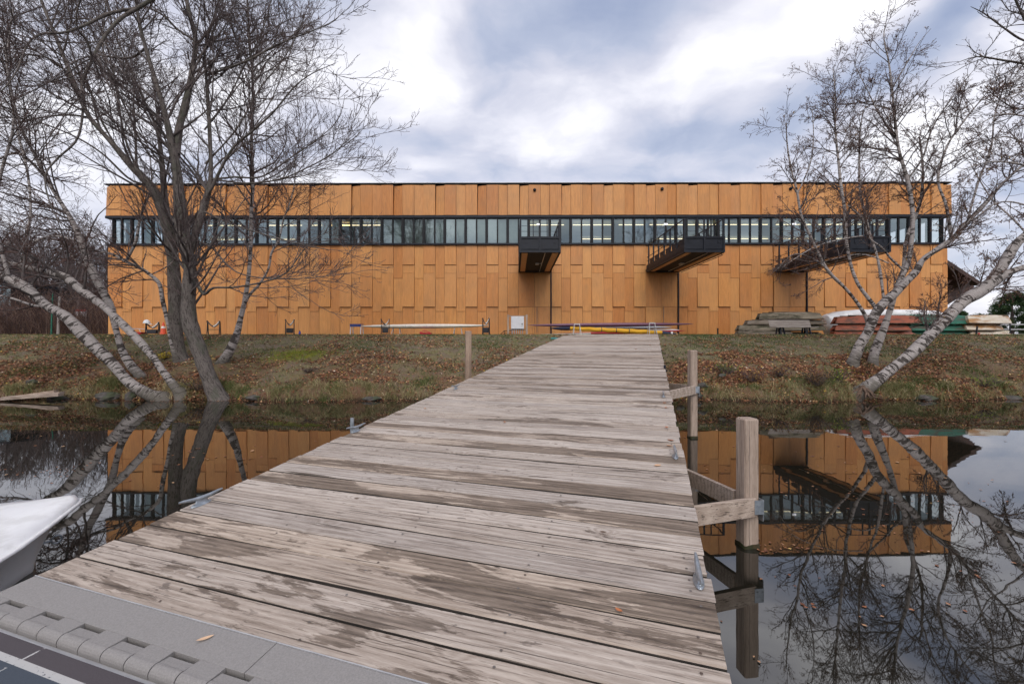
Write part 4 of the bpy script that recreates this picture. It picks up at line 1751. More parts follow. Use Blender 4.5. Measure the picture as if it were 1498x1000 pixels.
podm = rnd_mat('withered_leaf', [(0, (0.05, 0.03, 0.022)), (.7, (0.13, 0.07, 0.045)), (.96, (0.20, 0.11, 0.06)), (1, (0.6, 0.38, 0.05))], .8)


def lv(dens, lmul, lmin, lmax, ang, up, jit, n, rmul, rtip, flat=0.0):
    return dict(dens=dens, lmul=lmul, lmin=lmin, lmax=lmax, ang=ang, up=up, jit=jit, n=n, rmul=rmul, rtip=rtip, flat=flat)


# ---- front maple
t = Tree('maple_tree', ground_hit(318, 583), 'dark forked bare maple leaning from the waterline on the left bank', 'tree', M['bark'], M['branch'], M['twig'])
d = t.Y
t.limb([(325, 592, 50), (318, 580, 38), (303, 545, 31), (290, 508, 28), (277, 468, 29), (276, 430, 27), (278, 390, 26), (269, 350, 27), (265, 320, 25), (262, 285, 20), (257, 240, 17), (250, 205, 15), (240, 160, 12), (228, 120, 10), (213, 70, 9), (203, 30, 8), (196, -20, 7), (180, -110, 4)], d, d - .6)
t.limb([(258, 225, 14), (262, 188, 15), (272, 150, 14), (280, 110, 12), (286, 60, 11), (277, 20, 10), (266, -40, 8), (262, -120, 5)], d - .3, d + .4)
t.limb([(276, 375, 17), (288, 335, 15), (299, 300, 14), (308, 262, 11), (307, 200, 9), (303, 130, 8), (300, 70, 6), (318, 10, 5), (330, -60, 4)], d - .1, d + .8)
t.limb([(301, 293, 7), (312, 270, 8), (339, 219, 6), (369, 192, 5.5), (399, 165, 4.5), (429, 129, 3.5), (456, 108, 2.5), (492, 92, 1)], d + .1, d - 1.2)
t.limb([(303, 110, 6), (360, 90, 5), (405, 66, 4), (450, 48, 3), (486, 33, 2), (505, 14, 1)], d + .6, d - .4)
t.limb([(310, 262, 5), (345, 259, 5), (384, 258, 4), (429, 228, 3.5), (468, 201, 2.6), (495, 174, 2), (505, 138, 1)], d + .2, d + 1.0)
t.limb([(312, 262, 5), (360, 268, 4.5), (410, 262, 4), (448, 246, 3), (484, 226, 2.3), (515, 200, 1.5), (533, 185, .8)], d + .2, d - 1.0)
t.limb([(284, 400, 8), (290, 418, 9), (299, 430, 8), (312, 421, 6), (344, 420, 5), (386, 412, 4), (418, 399, 3.2), (446, 364, 2.4), (478, 338, 1)], d, d - 1.5)
t.limb([(286, 352, 5), (310, 362, 4.5), (335, 390, 4), (365, 404, 3), (430, 408, 2), (512, 400, 1)], d, d - .8)
t.limb([(300, 310, 5), (345, 330, 4), (420, 352, 3), (480, 365, 2), (530, 366, 1)], d, d - 1.4)
t.limb([(299, 190, 4), (330, 150, 3.6), (358, 96, 3), (382, 50, 2.4), (400, -10, 2)], d + .4, d + 1.4)
t.limb([(300, 240, 5), (345, 190, 4), (380, 130, 3.5), (412, 90, 3), (440, 40, 2), (455, -10, 1.4)], d + .4, d + 1.2)
# grey arching limbs hanging in from the top left, nearer the viewer
t.limb([(262, -60, 9), (240, -15, 9), (205, 10, 9), (178, 26, 9), (152, 55, 8), (134, 90, 7.5), (120, 122, 6.5), (121, 165, 5.5), (112, 205, 5), (84, 232, 4.6), (66, 258, 4), (74, 300, 3), (90, 330, 1.5)], d - .6, d - 2.6)
t.limb([(200, 12, 8), (160, 20, 8), (122, 38, 7), (92, 48, 6), (60, 50, 5), (40, 66, 4.5), (24, 105, 3.5), (0, 135, 3), (-30, 150, 2)], d - .9, d - 3.0)
t.limb([(134, 84, 5), (128, 60, 5), (115, 45, 4), (112, 20, 4), (125, -20, 3)], d - 1.8, d - 2.6)
t.limb([(213, 70, 6), (190, 85, 5), (150, 82, 5), (142, 82, 4), (110, 110, 3), (70, 120, 2.5), (30, 118, 2), (-10, 128, 1)], d - .5, d + 1.0)
t.limb([(252, 210, 6), (225, 185, 5), (190, 160, 4), (160, 110, 4), (150, 60, 3.5), (155, 0, 3), (150, -50, 2)], d - .3, d + 1.5)
t.limb([(286, 60, 5), (262, 45, 5), (235, 20, 5), (205, 5, 4), (170, -30, 3)], d, d + 2)
t.finish([lv(2.7, .62, .5, 3.2, 40, .03, .09, 11, .5, .0065), lv(4.4, .5, .3, 1.7, 40, .05, .10, 8, .6, .005), lv(6, .5, .18, .8, 38, .05, .12, 6, .7, .0042), lv(4.5, .5, .09, .34, 38, .03, .14, 4, .8, .0034)], tmin=.2)

# ---- rear maple
t = Tree('maple_tree', ground_hit(262, 527), 'thick bare maple sweeping up to the left, behind the forked maple', 'tree', M['bark'], M['branch'], M['twig'])
d = t.Y
t.limb([(270, 537, 42), (263, 520, 30), (258, 490, 26), (256, 440, 24), (254, 390, 24), (248, 345, 24), (238, 310, 20), (222, 275, 17), (190, 240, 14), (160, 205, 12), (130, 170, 11), (112, 130, 11), (98, 95, 9), (80, 50, 8), (60, 0, 7), (35, -70, 5)], d, d - 1)
t.limb([(247, 330, 14), (241, 290, 13), (237, 240, 11), (230, 190, 9), (212, 150, 6), (190, 100, 5), (165, 40, 4), (150, -40, 3)], d, d + 1)
t.limb([(220, 272, 6), (195, 235, 6), (180, 190, 5), (172, 140, 5), (160, 80, 4), (140, 20, 3), (130, -50, 2)], d - .2, d + 1.5)
t.limb([(222, 272, 6), (190, 262, 5), (150, 225, 5), (110, 200, 4), (60, 180, 3.5), (20, 172, 3), (-30, 175, 2)], d, d - 2)
t.limb([(130, 172, 6), (100, 168, 5), (60, 172, 4), (20, 180, 3), (-30, 180, 2)], d - .5, d - 2)
t.limb([(108, 120, 6), (80, 90, 5), (40, 80, 4), (0, 90, 3), (-40, 85, 2)], d - .7, d - 2)
t.limb([(185, 236, 5), (150, 180, 5), (120, 110, 4), (60, 60, 4), (10, 20, 3), (-40, -10, 2)], d - .5, d + 1)
t.limb([(236, 240, 5), (210, 215, 4), (170, 130, 4), (130, 70, 3), (110, 0, 3)], d + .5, d + 2)
t.finish([lv(3.0, .62, .5, 3.6, 42, .03, .09, 11, .5, .007), lv(4.4, .5, .3, 1.8, 40, .04, .10, 8, .6, .0055), lv(5.5, .5, .18, .8, 38, .03, .12, 5, .7, .0045), lv(4, .5, .08, .32, 38, .03, .14, 4, .8, .0038)], tmin=.25)

BL = [lv(3.6, .5, .4, 2.8, 46, .01, .12, 10, .5, .006), lv(7.0, .5, .25, 1.2, 42, -.03, .14, 7, .6, .0045), lv(8, .55, .12, .5, 38, -.06, .16, 5, .7, .0036)]


def birch(base, label, limbs, levels=BL, pods=0, tmin=.3, d_shift=0, group=None):
    t = Tree('birch_tree', ground_hit(*base), label, 'tree', M['birch'], M['branch'], M['btwig'], group, .74)
    d = t.Y + d_shift
    for L in limbs:
        pts, a, b_ = L[:3]
        t.limb(pts, d + a, d + b_, crown=(len(L) < 4 or L[3]))
    t.finish(levels, pods, podm, tmin)
    return t


birch((325, 531), 'slender upright white birch on the bank right of the maples', [
    ([(322, 540, 26), (327, 528, 18), (336, 513, 16), (346, 490, 14), (352, 465, 12), (358, 440, 11), (364, 400, 8.5), (367, 350, 8), (368, 300, 8), (370, 270, 8), (368, 200, 7), (370, 120, 6), (365, 60, 5), (362, 0, 4), (360, -70, 3)], 0, .5),
    ([(356, 447, 7), (366, 430, 6.5), (380, 415, 5.5), (393, 392, 5), (397, 370, 4.5), (408, 350, 4), (415, 320, 3.4), (423, 300, 3), (432, 260, 2), (428, 215, 1.2)], 0, -.8),
    ([(366, 130, 3), (345, 60, 3), (325, 0, 2), (310, -40, 1)], .3, 1), ([(368, 190, 3), (395, 150, 2.6), (420, 90, 2), (440, 30, 1.4)], .3, 1)],
    [lv(6.0, .45, .6, 3.0, 50, .02, .10, 10, .5, .006), lv(7.5, .5, .25, 1.2, 42, -.03, .13, 7, .6, .0045), lv(8, .55, .12, .5, 38, -.06, .15, 5, .7, .0036)], tmin=.3)
birch((225, 581), 'thick white birch leaning far left, lowest of the leaning birches', [
    ([(238, 584, 30), (222, 579, 23), (190, 560, 19), (165, 532, 19), (140, 508, 20), (118, 485, 21), (95, 462, 19), (65, 445, 18), (40, 422, 19), (10, 405, 18), (-25, 380, 17), (-70, 340, 14), (-110, 290, 11), (-140, 220, 8)], 0, -1.2),
    ([(78, 448, 5), (50, 447, 6), (20, 437, 5.5), (-20, 428, 4), (-60, 420, 3)], -.6, -1.2),
    ([(12, 402, 9), (-5, 330, 7), (0, 260, 6), (20, 180, 5), (10, 90, 4), (20, 10, 3)], -.9, -1.6)], tmin=.45)
birch((258, 570), 'white birch leaning left above the lowest one, with dark rings', [
    ([(266, 576, 24), (257, 567, 17), (240, 545, 13), (222, 520, 13), (200, 495, 14), (175, 470, 13), (150, 447, 14), (120, 425, 15), (95, 405, 14), (65, 397, 12), (35, 390, 12), (0, 380, 12), (-40, 360, 11), (-100, 310, 9)], 0, -.4),
    ([(30, 389, 5), (34, 372, 6), (48, 356, 6), (70, 346, 5), (95, 347, 4), (120, 355, 2)], -.3, 0),
    ([(60, 396, 5), (40, 372, 4.5), (38, 345, 6), (45, 310, 5), (40, 250, 5), (25, 190, 4), (15, 120, 3), (5, 60, 2)], -.3, .6)], tmin=.4)
birch((205, 551), 'dark ringed birch curving up left behind the leaning white birches', [
    ([(213, 557, 22), (203, 548, 17), (182, 520, 13), (170, 483, 12), (162, 450, 14), (147, 420, 13), (130, 385, 13), (118, 350, 12), (104, 320, 10), (85, 290, 8), (66, 258, 7), (50, 225, 6), (30, 185, 5), (14, 120, 4), (4, 50, 3)], 0, .8),
    ([(133, 392, 5), (110, 380, 5), (96, 362, 4), (80, 350, 3.6), (50, 352, 3), (0, 355, 2)], .3, 1),
    ([(66, 260, 5), (40, 232, 6), (22, 224, 5), (0, 232, 4), (-30, 250, 3)], .5, .2)], tmin=.35)
birch((256, 523), 'thin crooked birch in front of the thick rear maple trunk', [
    ([(258, 527, 12), (254, 515, 9), (248, 490, 8), (245, 470, 8.5), (238, 440, 9), (233, 415, 9), (220, 402, 8), (205, 392, 7), (185, 383, 7), (165, 372, 6), (140, 367, 5), (118, 358, 4), (95, 352, 2.5)], -.4, -.6),
    ([(184, 384, 5), (190, 372, 6), (199, 352, 6), (205, 320, 5), (212, 300, 4), (222, 265, 3), (218, 220, 2)], -.4, -.7),
    ([(220, 402, 3), (250, 385, 2.5), (270, 350, 2), (285, 300, 1.5)], -.5, -1)], tmin=.3)

BR = [lv(5.2, .40, .4, 1.7, 44, .02, .12, 9, .5, .006), lv(7.5, .5, .22, 1.1, 42, -.02, .15, 7, .6, .0040), lv(14, .55, .12, .48, 38, -.06, .17, 5, .7, .0036)]
birch((1248, 531), 'multi stemmed white birch with spreading crown on the right bank', [
    ([(1243, 543, 30), (1249, 527, 19), (1258, 505, 17), (1270, 485, 17), (1280, 460, 18), (1296, 440, 17), (1310, 428, 14), (1325, 412, 13), (1340, 397, 13), (1350, 380, 12), (1375, 362, 12), (1395, 348, 11), (1412, 328, 9), (1440, 300, 8), (1465, 270, 6), (1498, 240, 5), (1530, 215, 4)], 0, -.8),
    ([(1312, 420, 10), (1320, 404, 10), (1328, 385, 10), (1334, 350, 9), (1335, 310, 9), (1328, 265, 8), (1315, 220, 6.5), (1309, 175, 5.5), (1305, 130, 4.6), (1300, 90, 3.4), (1293, 55, 2.4), (1297, 28, 1)], -.2, .6),
    ([(1273, 483, 10), (1266, 462, 8), (1252, 440, 7), (1235, 420, 7), (1212, 397, 7), (1197, 370, 6), (1183, 340, 6), (1172, 315, 5), (1166, 280, 5), (1158, 250, 4), (1152, 215, 3), (1150, 180, 2)], 0, -.8),
    ([(1285, 455, 9), (1272, 438, 8), (1255, 415, 7), (1244, 385, 7), (1238, 350, 7), (1236, 310, 7), (1230, 270, 6), (1226, 230, 5), (1222, 190, 4), (1222, 140, 2.6), (1218, 98, 1)], -.1, .5),
    ([(1293, 440, 6), (1288, 400, 6), (1282, 370, 5), (1272, 340, 5), (1265, 310, 5), (1258, 280, 5), (1257, 240, 4), (1258, 200, 3), (1262, 165, 1.6)], -.1, 1),
    ([(1322, 395, 5), (1305, 380, 5), (1290, 362, 4), (1272, 348, 3), (1262, 320, 2.5), (1240, 300, 2)], -.3, -1),
    ([(1392, 350, 8), (1384, 300, 6), (1372, 262, 5.5), (1385, 215, 4.6), (1408, 180, 3.6), (1440, 140, 2.4), (1462, 110, 1)], -.5, .4),
    ([(1328, 262, 5), (1350, 230, 4), (1365, 185, 3.4), (1395, 140, 2.6), (1420, 108, 1.6)], .3, -.3),
    ([(1310, 200, 4), (1285, 165, 3), (1268, 130, 2), (1250, 95, 1)], .4, .8),
    ([(1305, 130, 3), (1325, 95, 2.4), (1345, 62, 1.4), (1362, 42, .8)], .5, .2),
    ([(1415, 325, 5), (1430, 270, 4.5), (1450, 215, 4), (1455, 170, 3), (1470, 120, 2)], -.6, .6),
    ([(1166, 285, 3), (1185, 240, 3), (1190, 200, 2), (1188, 160, 1.4)], -.5, -.8),
    ([(1262, 345, 3.4), (1230, 350, 3), (1190, 362, 2.4), (1145, 390, 1)], -.3, -1.4), ([(1215, 398, 3.4), (1190, 378, 3), (1160, 372, 2.4), (1135, 396, 1)], -.5, .4), ([(1300, 385, 3), (1262, 372, 3), (1215, 380, 2), (1175, 395, 1)], -.2, .5)],
    BR, pods=30000, tmin=.3)
birch((1276, 533), 'short second stem of white birch just right of the multi stemmed birch', [
    ([(1277, 545, 24), (1277, 527, 16), (1282, 508, 15), (1291, 485, 14), (1300, 460, 12), (1306, 440, 12), (1312, 418, 10), (1322, 390, 8), (1326, 350, 7), (1345, 300, 6), (1350, 250, 5), (1345, 200, 3)], .1, .9)],
    BR, pods=2000, tmin=.6)
birch((1264, 573), 'thick white birch leaning right from the waterline over the right bank', [
    ([(1245, 584, 34), (1262, 572, 26), (1285, 555, 20), (1310, 535, 19), (1335, 515, 20), (1360, 490, 20), (1385, 465, 21), (1410, 440, 22), (1435, 425, 22), (1457, 408, 19), (1477, 398, 14), (1500, 390, 12), (1540, 375, 10), (1590, 340, 7)], 0, -.6),
    ([(1445, 416, 16), (1464, 392, 18), (1476, 372, 17), (1488, 355, 15), (1507, 340, 15), (1530, 320, 13), (1560, 270, 11), (1580, 200, 9), (1575, 120, 7), (1560, 40, 5)], -.4, -.8),
    ([(1562, 265, 6), (1520, 248, 5), (1480, 238, 4), (1440, 238, 3), (1402, 252, 1.6)], -.6, -1.4),
    ([(1582, 195, 6), (1540, 178, 5), (1500, 170, 4), (1460, 168, 3), (1425, 188, 1.6)], -.6, .4),
    ([(1575, 130, 5), (1530, 120, 4), (1490, 135, 3), (1450, 150, 2)], -.8, -1.4),
    ([(1532, 318, 5), (1500, 300, 4), (1462, 296, 3), (1430, 318, 2), (1415, 350, 1)], -.6, -1.4),
    ([(1505, 345, 5), (1480, 318, 4), (1450, 290, 3), (1420, 240, 2)], -.6, .8),
    ([(1560, 200, 4), (1520, 215, 3.4), (1470, 200, 2.6), (1425, 215, 1.4)], -.8, 0)],
    BR, pods=16000, tmin=.35)
t = Tree('oak_tree', (18.6, 13.6, gz(18.6, 13.6)), 'dark gnarled limbs of a large bare tree reaching in at top right', 'tree', M['bark'], M['bark'], M['twig'])
t.limb([(1605, 560, 44), (1612, 420, 34), (1620, 300, 30), (1630, 140, 24), (1620, 0, 18), (1600, -120, 10)], 13.6, 13.6)
t.limb([(1630, 160, 12), (1570, 115, 9), (1510, 96, 6), (1465, 88, 5), (1430, 83, 3), (1400, 92, 1)], 13.6, 12.8)
t.limb([(1625, 90, 12), (1560, 70, 8), (1512, 45, 6), (1490, 10, 5), (1470, -40, 3)], 13.6, 13.0)
t.limb([(1625, 60, 10), (1545, 20, 8), (1500, -20, 6), (1470, -60, 4)], 13.6, 14.2)
t.limb([(1540, 62, 6), (1500, 60, 5), (1470, 42, 4), (1440, 20, 3), (1420, 10, 1)], 13.4, 13.4)
t.limb([(1620, 200, 8), (1570, 170, 6), (1530, 150, 5), (1490, 160, 4), (1455, 140, 2.5), (1440, 125, 1)], 13.6, 13.2)
t.finish([lv(4.2, .4, .3, 1.3, 44, .04, .16, 7, .6, .006), lv(7.0, .5, .15, .7, 42, .05, .18, 5, .7, .0045), lv(8, .5, .08, .3, 40, .04, .15, 4, .7, .0036)], tmin=.12)

# ------------------------------------------------------------------ things on the lawn
GZ = 2.0
C = {}


def cm(name, c, rough=.5, **k):
    if name not in C:
        C[name] = pm(name, c, tuple(v_ * .88 for v_ in c), rough, **k)
    return C[name]


def sling(px, d, w, label, rz=0, bag=None, h=.86, white_side=1):
    X = (px - 749) / F * d
    r_ = empty('boat_sling', (X, d, GZ), rz)
    tag(r_, label, 'boat stand', 'folding boat slings on the lawn')
    wd = w / 2
    f = MB()
    for s in (-1, 1):
        f.bar((s * wd, -.06, 0), (s * wd, .0, h), .035, .035)
        f.bar((s * wd, .08, 0), (s * wd, .02, h - .06), .035, .035)
        f.bar((s * wd, -.02, h - .03), (s * wd, -.02, h + .03), .06, .06)
    f.bar((-wd, 0, h * .46), (wd, 0, h * .46), .03, .03)
    f.bar((-wd, -.17, h * .12), (wd, -.17, h * .12), .02, .02) if w < .5 else None
    f.build('frame', cm('sling_frame', (.02, .018, .02)), r_)
    for s in (-1, 1):
        g = MB()
        n = 8
        rows = []
        for i in range(n + 1):
            t = i / n
            x = s * wd * (1 - t)
            z = h - .28 * (1 - (1 - t) ** 1.8)
            rows.append([(x, -.05, z), (x, .04, z - .03), (x, .04, z + .04), (x, -.05, z + .06)])
        g.loft(rows)
        g.build('strap', cm('pale_strap', (.75, .74, .72)) if s == white_side else cm('dark_strap', (.05, .04, .045)), r_)
    if bag:
        g = MB()
        g.box(-wd * .75, wd * .75, -.10, .12, h * .2, h * .5)
        g.build('pocket', cm('sling_pocket', bag), r_, bevel=.03)
    return r_


sling(220 + 3, 23, .70, 'black boat sling holding a white cap, beside the orange cone', bag=(.02, .02, .025), h=.74)
sling(312.5, 23, .66, 'empty black boat sling behind the tree trunks, right of the maples', h=.80)
sling(424, 22.6, .40, 'narrow black boat sling left of the blue bottle', bag=(.02, .02, .025), h=.86, rz=.3)
sling(563.5, 22.4, .40, 'black boat sling carrying the left part of the white shell', bag=(.02, .02, .025), h=.88, rz=.3)
sling(711, 22.4, .36, 'black boat sling with teal pocket at the right tip of the white shell', bag=(.05, .25, .27), h=.92, rz=-.3)

# white cap on the first sling
X, Y, _ = W(214.5, 480, 22.9)
m = MB()
n = 14
rings = []
for i in range(8):
    a = i / 7 * math.pi / 2
    rings.append([(X + .17 * math.cos(a) * math.cos(t), Y + .15 * math.cos(a) * math.sin(t), GZ + .70 + .20 * math.sin(a)) for t in [k * 2 * math.pi / n for k in range(n)]])
m.loft(rings)
m.hexa([(X + .05, Y - .1, GZ + .69), (X + .30, Y - .06, GZ + .63), (X + .30, Y + .06, GZ + .63), (X + .05, Y + .1, GZ + .69), (X + .05, Y - .1, GZ + .71), (X + .30, Y - .06, GZ + .65), (X + .30, Y + .06, GZ + .65), (X + .05, Y + .1, GZ + .71)])
tag(m.build('boat_fender', cm('fender_white', (.72, .74, .76))), 'round white cap shaped cover resting on the leftmost sling', 'cover')

# orange cone
X, Y, _ = W(239, 480, 22.5)
r_ = empty('traffic_cone', (X, Y, GZ))
tag(r_, 'orange traffic cone with pale collar beside the leftmost sling', 'cone')
m = MB()
m.loft([[(a * math.cos(t), a * math.sin(t), z) for t in [k * math.pi / 8 for k in range(16)]] for a, z in ((.16, .03), (.10, .40), (.075, .52), (.03, .74))])
m.build('cone_body', cm('cone_orange', (.75, .09, .03)), r_)
m = MB()
m.loft([[(a * math.cos(t), a * math.sin(t), z) for t in [k * math.pi / 8 for k in range(16)]] for a, z in ((.102, .42), (.078, .53))], caps=False)
m.build('collar', cm('collar_white', (.75, .7, .68)), r_)
m = MB()
m.box(-.2, .2, -.2, .2, 0, .03)
m.build('base', C['cone_orange'], r_)

# red hand cart
X, Y, _ = W(200, 480, 23)
r_ = empty('hand_cart', (X, Y, GZ))
tag(r_, 'low red hand cart with metal tube handle, left of the leftmost sling', 'cart')
m = MB()
m.hexa([(-.28, -.2, .06), (.36, -.2, .06), (.36, .2, .06), (-.28, .2, .06), (-.34, -.24, .26), (.42, -.24, .22), (.42, .24, .22), (-.34, .24, .26)])
m.build('tray', cm('cart_red', (.50, .03, .03)), r_)
m = MB()
m.tube([(-.5, -.2, .40), (-.1, -.2, .42), (.30, -.2, .40), (.38, -.2, .22)], .014, 8)
m.tube([(-.5, .2, .40), (-.1, .2, .42), (.30, .2, .40), (.38, .2, .22)], .014, 8)
m.tube([(-.5, -.2, .40), (-.5, .2, .40)], .014, 8)
m.build('handle', M['alu'], r_)
for s in (-1, 1):
    m = MB()
    m.tube([(.1, s * .25, .07), (.1, s * .28, .07)], .07, 14)
    m.build('wheel', M['black'], r_)

# bottle
X, Y, _ = W(438.5, 480, 22.3)
r_ = empty('water_bottle', (X, Y, GZ))
tag(r_, 'blue drinking bottle standing in the grass by the building', 'bottle')
m = MB()
m.loft([[(a * math.cos(t), a * math.sin(t), z) for t in [k * math.pi / 6 for k in range(12)]] for a, z in ((.045, 0), (.05, .02), (.05, .20), (.03, .24))])
m.build('flask', cm('bottle_blue', (.02, .05, .38)), r_)
m = MB()
m.loft([[(a * math.cos(t), a * math.sin(t), z) for t in [k * math.pi / 6 for k in range(12)]] for a, z in ((.028, .24), (.028, .29), (.015, .30))])
m.build('cap', cm('cap_dark', (.02, .03, .12)), r_)

# blue topped folding stool / trestle
X, Y, _ = W(522, 480, 22.6)
r_ = empty('folding_stool', (X, Y, GZ))
tag(r_, 'white legged folding stool with blue fabric top at the left shell tip', 'stool')
m = MB()
m.box(-.30, .30, -.2, .2, .62, .645)
m.hexa([(-.28, -.21, .5), (.28, -.21, .5), (.28, -.2, .5), (-.28, -.2, .5), (-.30, -.21, .645), (.30, -.21, .645), (.30, -.2, .645), (-.30, -.2, .645)])
m.build('seat', cm('stool_blue', (.03, .05, .20)), r_)
for s in (-1, 1):
    for q in (-1, 1):
        m = MB()
        m.bar((s * .27, q * .22, 0), (s * .27, q * .14, .62), .04, .035)
        m.build('leg', cm('leg_white', (.62, .62, .64)), r_)
    m = MB()
    m.bar((s * .27, -.2, .08), (s * .27, .2, .08), .03, .03)
    m.build('foot_rail', C['leg_white'], r_)


def shell(p0, p1, rad, mat, label, zc, d, sag=0.0, name='rowing_shell', riggers=0, flat=.6, deckm=None):
    X0, X1 = (p0 - 749) / F * d, (p1 - 749) / F * d
    r_ = empty(name, ((X0 + X1) / 2, d, GZ))
    tag(r_, label, 'boat')
    L = X1 - X0
    m = MB()
    rings = []
    n = 28
    for i in range(n + 1):
        t = i / n
        k = max(.06, math.sin(math.pi * t) ** .55)
        x = -L / 2 + L * t
        zz = zc + sag * (2 * t - 1)
        rings.append([(x, rad * 1.5 * k * math.cos(a), zz + rad * k * math.sin(a) * (1 if math.sin(a) < 0 else flat)) for a in [j * math.pi / 6 for j in range(12)]])
    m.loft(rings)
    m.build('hull', mat, r_)
    for j in range(riggers):
        x = -L * .12 + j * L * .16
        g = MB()
        for s in (-1, 1):
            g.tube([(x - .3, s * rad, zc - .02), (x, s * .75, zc - .09), (x + .25, s * rad, zc - .02)], .012, 6)
            g.tube([(x, s * .75, zc - .12), (x, s * .75, zc + .0)], .012, 6)
        g.build('rigger', M['alu'], r_)
    fn = MB()
    fn.hexa([(L * .36, -.004, zc - rad * .8), (L * .385, -.004, zc - rad * .8), (L * .385, .004, zc - rad * .8), (L * .36, .004, zc - rad * .8), (L * .365, -.004, zc - rad * .8 + .02), (L * .40, -.004, zc - rad * .8 + .02), (L * .40, .004, zc - rad * .8 + .02), (L * .365, .004, zc - rad * .8 + .02)])
    return r_


CR = cm('cream_hull', (.80, .75, .66), .35)
PU = cm('purple_hull', (.17, .08, .13), .3)
RD = cm('red_hull', (.58, .03, .045), .35)
WH = M['white']
YE = cm('yellow_cover', (.68, .36, .015), .7, scale=3, bump=.4)
NV = cm('navy_cover', (.015, .022, .055), .7)
GR = cm('green_hull', (.02, .17, .11), .5)

shell(526, 716, .15, CR, 'long cream white single rowing shell resting on stands by the wall', .56, 22.6, riggers=2, sag=.02)


def trestle(px, d, label, w=.48, h=.5, mat=None, legm=None):
    X = (px - 749) / F * d
    r_ = empty('boat_trestle', (X, d, GZ))
    tag(r_, label, 'trestle', 'low trestles under the shells')
    m = MB()
    m.bar((-w * .35, 0, h), (w * .35, 0, h), .06, .05)
    m.build('top_bar', mat or M['black'], r_)
    for s in (-1, 1):
        for q in (-1, 1):
            m = MB()
            m.tube([(s * w * .33, q * .03, h), (s * w * .5, q * .2, 0)], .016, 6)
            m.build('leg', legm or M['alu'], r_)
    return r_


trestle(580, 22.6, 'grey trestle under the cream shell next to the left black sling')
trestle(670, 22.6, 'grey trestle under the cream shell left of the timber post')
trestle(844, 21.6, 'light trestle at the left end of the yellow wrapped boat', w=.4, h=.60, mat=M['alu'])
trestle(954, 21.6, 'light trestle at the right end of the yellow wrapped boat', w=.4, h=.66, mat=M['alu'])

X, Y, _ = W(623, 480, 22.2)
m = MB()
m.hexa([(X - .22, Y - .15, GZ), (X + .24, Y - .15, GZ), (X + .24, Y + .15, GZ), (X - .22, Y + .15, GZ), (X - .30, Y - .2, GZ + .20), (X + .30, Y - .2, GZ + .17), (X + .30, Y + .2, GZ + .17), (X - .30, Y + .2, GZ + .20)])
m.tube([(X - .28, Y - .16, GZ + .2), (X - .05, Y - .1, GZ + .29), (X + .25, Y - .16, GZ + .18)], .02, 6)
tag(m.build('red_tub', cm('tub_red', (.55, .02, .05), .5)), 'low red tub with rope handle under the cream shell', 'tub')

shell(772, 1014, .14, PU, 'long plum purple rowing shell, topmost of the boats behind the dock end', .62, 22.4, sag=.035, riggers=0)
shell(798, 1003, .085, RD, 'long bright red rowing shell lying low behind the dock end', .20, 22.7, sag=.10, flat=.8)
shell(905, 994, .13, WH, 'short white hull with pointed right end behind the yellow cover', .33, 23.3, sag=.03)
shell(806, 850, .12, NV, 'navy covered boat bow at the left end of the yellow wrapping', .42, 22.2)
shell(868, 983, .11, cm('silver_hull', (.42, .46, .52), .4), 'slim grey white shell just below the purple one', .50, 23.1, riggers=1)


def wrapped():
    d = 21.9
    X0, X1 = (834 - 749) / F * d, (990 - 749) / F * d
    L = X1 - X0
    r_ = empty('wrapped_boat', ((X0 + X1) / 2, d, GZ))
    tag(r_, 'long boat wrapped in yellow cover with dark straps and navy tip', 'boat')
    m = MB()
    rings, n = [], 40
    def ring(t, k=1.0):
        rad = .115 * (.75 + .25 * math.sin(math.pi * t)) * k
        x = -L / 2 + L * .86 * t
        z = .40 - .22 * t + .01 * math.sin(t * 40)
        return [(x, rad * 1.1 * math.cos(a) * (1 + .04 * math.sin(a * 5 + t * 30)), z + rad * math.sin(a) * (1 + .06 * math.sin(t * 55 + a))) for a in [j * math.pi / 7 for j in range(14)]]
    for i in range(n + 1):
        rings.append(ring(i / n))
    m.loft(rings)
    m.build('cover', YE, r_)
    s = MB()
    for t in (.34, .5, .64, .93):
        s.loft([ring(t - .004, 1.05), ring(t + .004, 1.05)])
    s.build('straps', NV, r_)
    m = MB()
    rg = []
    for i in range(9):
        t = i / 8
        x = -L / 2 + L * .86 + t * (L * .14 + .15)
        z = .16 - .07 * t
        rad = .10 * math.cos(t * 1.45) + .008
        rg.append([(x, rad * math.cos(a), z + rad * math.sin(a)) for a in [j * math.pi / 6 for j in range(12)]])
    m.loft(rg)
    m.build('tip_cover', NV, r_)
    m = MB()
    for tx in (.10, .28, .62):
        x = -L / 2 + tx * L
    m.box(L * .44, L * .455, -.125, -.05, .05, .23)
    m.build('tip_band', WH, r_)


wrapped()

# white canvas trolley edge and teal hose near the dock end
X, Y, _ = W(800, 490, 21.5)
m = MB()
m.hexa([(X - 1.9, Y - .1, GZ), (X + 2.2, Y - .1, GZ), (X + 2.2, Y + .2, GZ), (X - 1.9, Y + .2, GZ), (X - 1.9, Y - .1, GZ + .05), (X + 2.2, Y - .1, GZ + .16), (X + 2.2, Y + .2, GZ + .16), (X - 1.9, Y + .2, GZ + .05)])
tag(m.build('canvas_strip', cm('dirty_canvas', (.55, .54, .52))), 'long low strip of pale canvas on the ground left of the dock end', 'canvas')
X, Y, Z = ground_hit(813, 495.5)
m = MB()
m.hexa([(X - .22, Y - .12, Z - .02), (X + .2, Y - .08, Z - .02), (X + .2, Y + .12, Z), (X - .2, Y + .12, Z), (X - .2, Y - .1, Z + .05), (X + .18, Y - .07, Z + .04), (X + .18, Y + .1, Z + .05), (X - .18, Y + .1, Z + .06)])
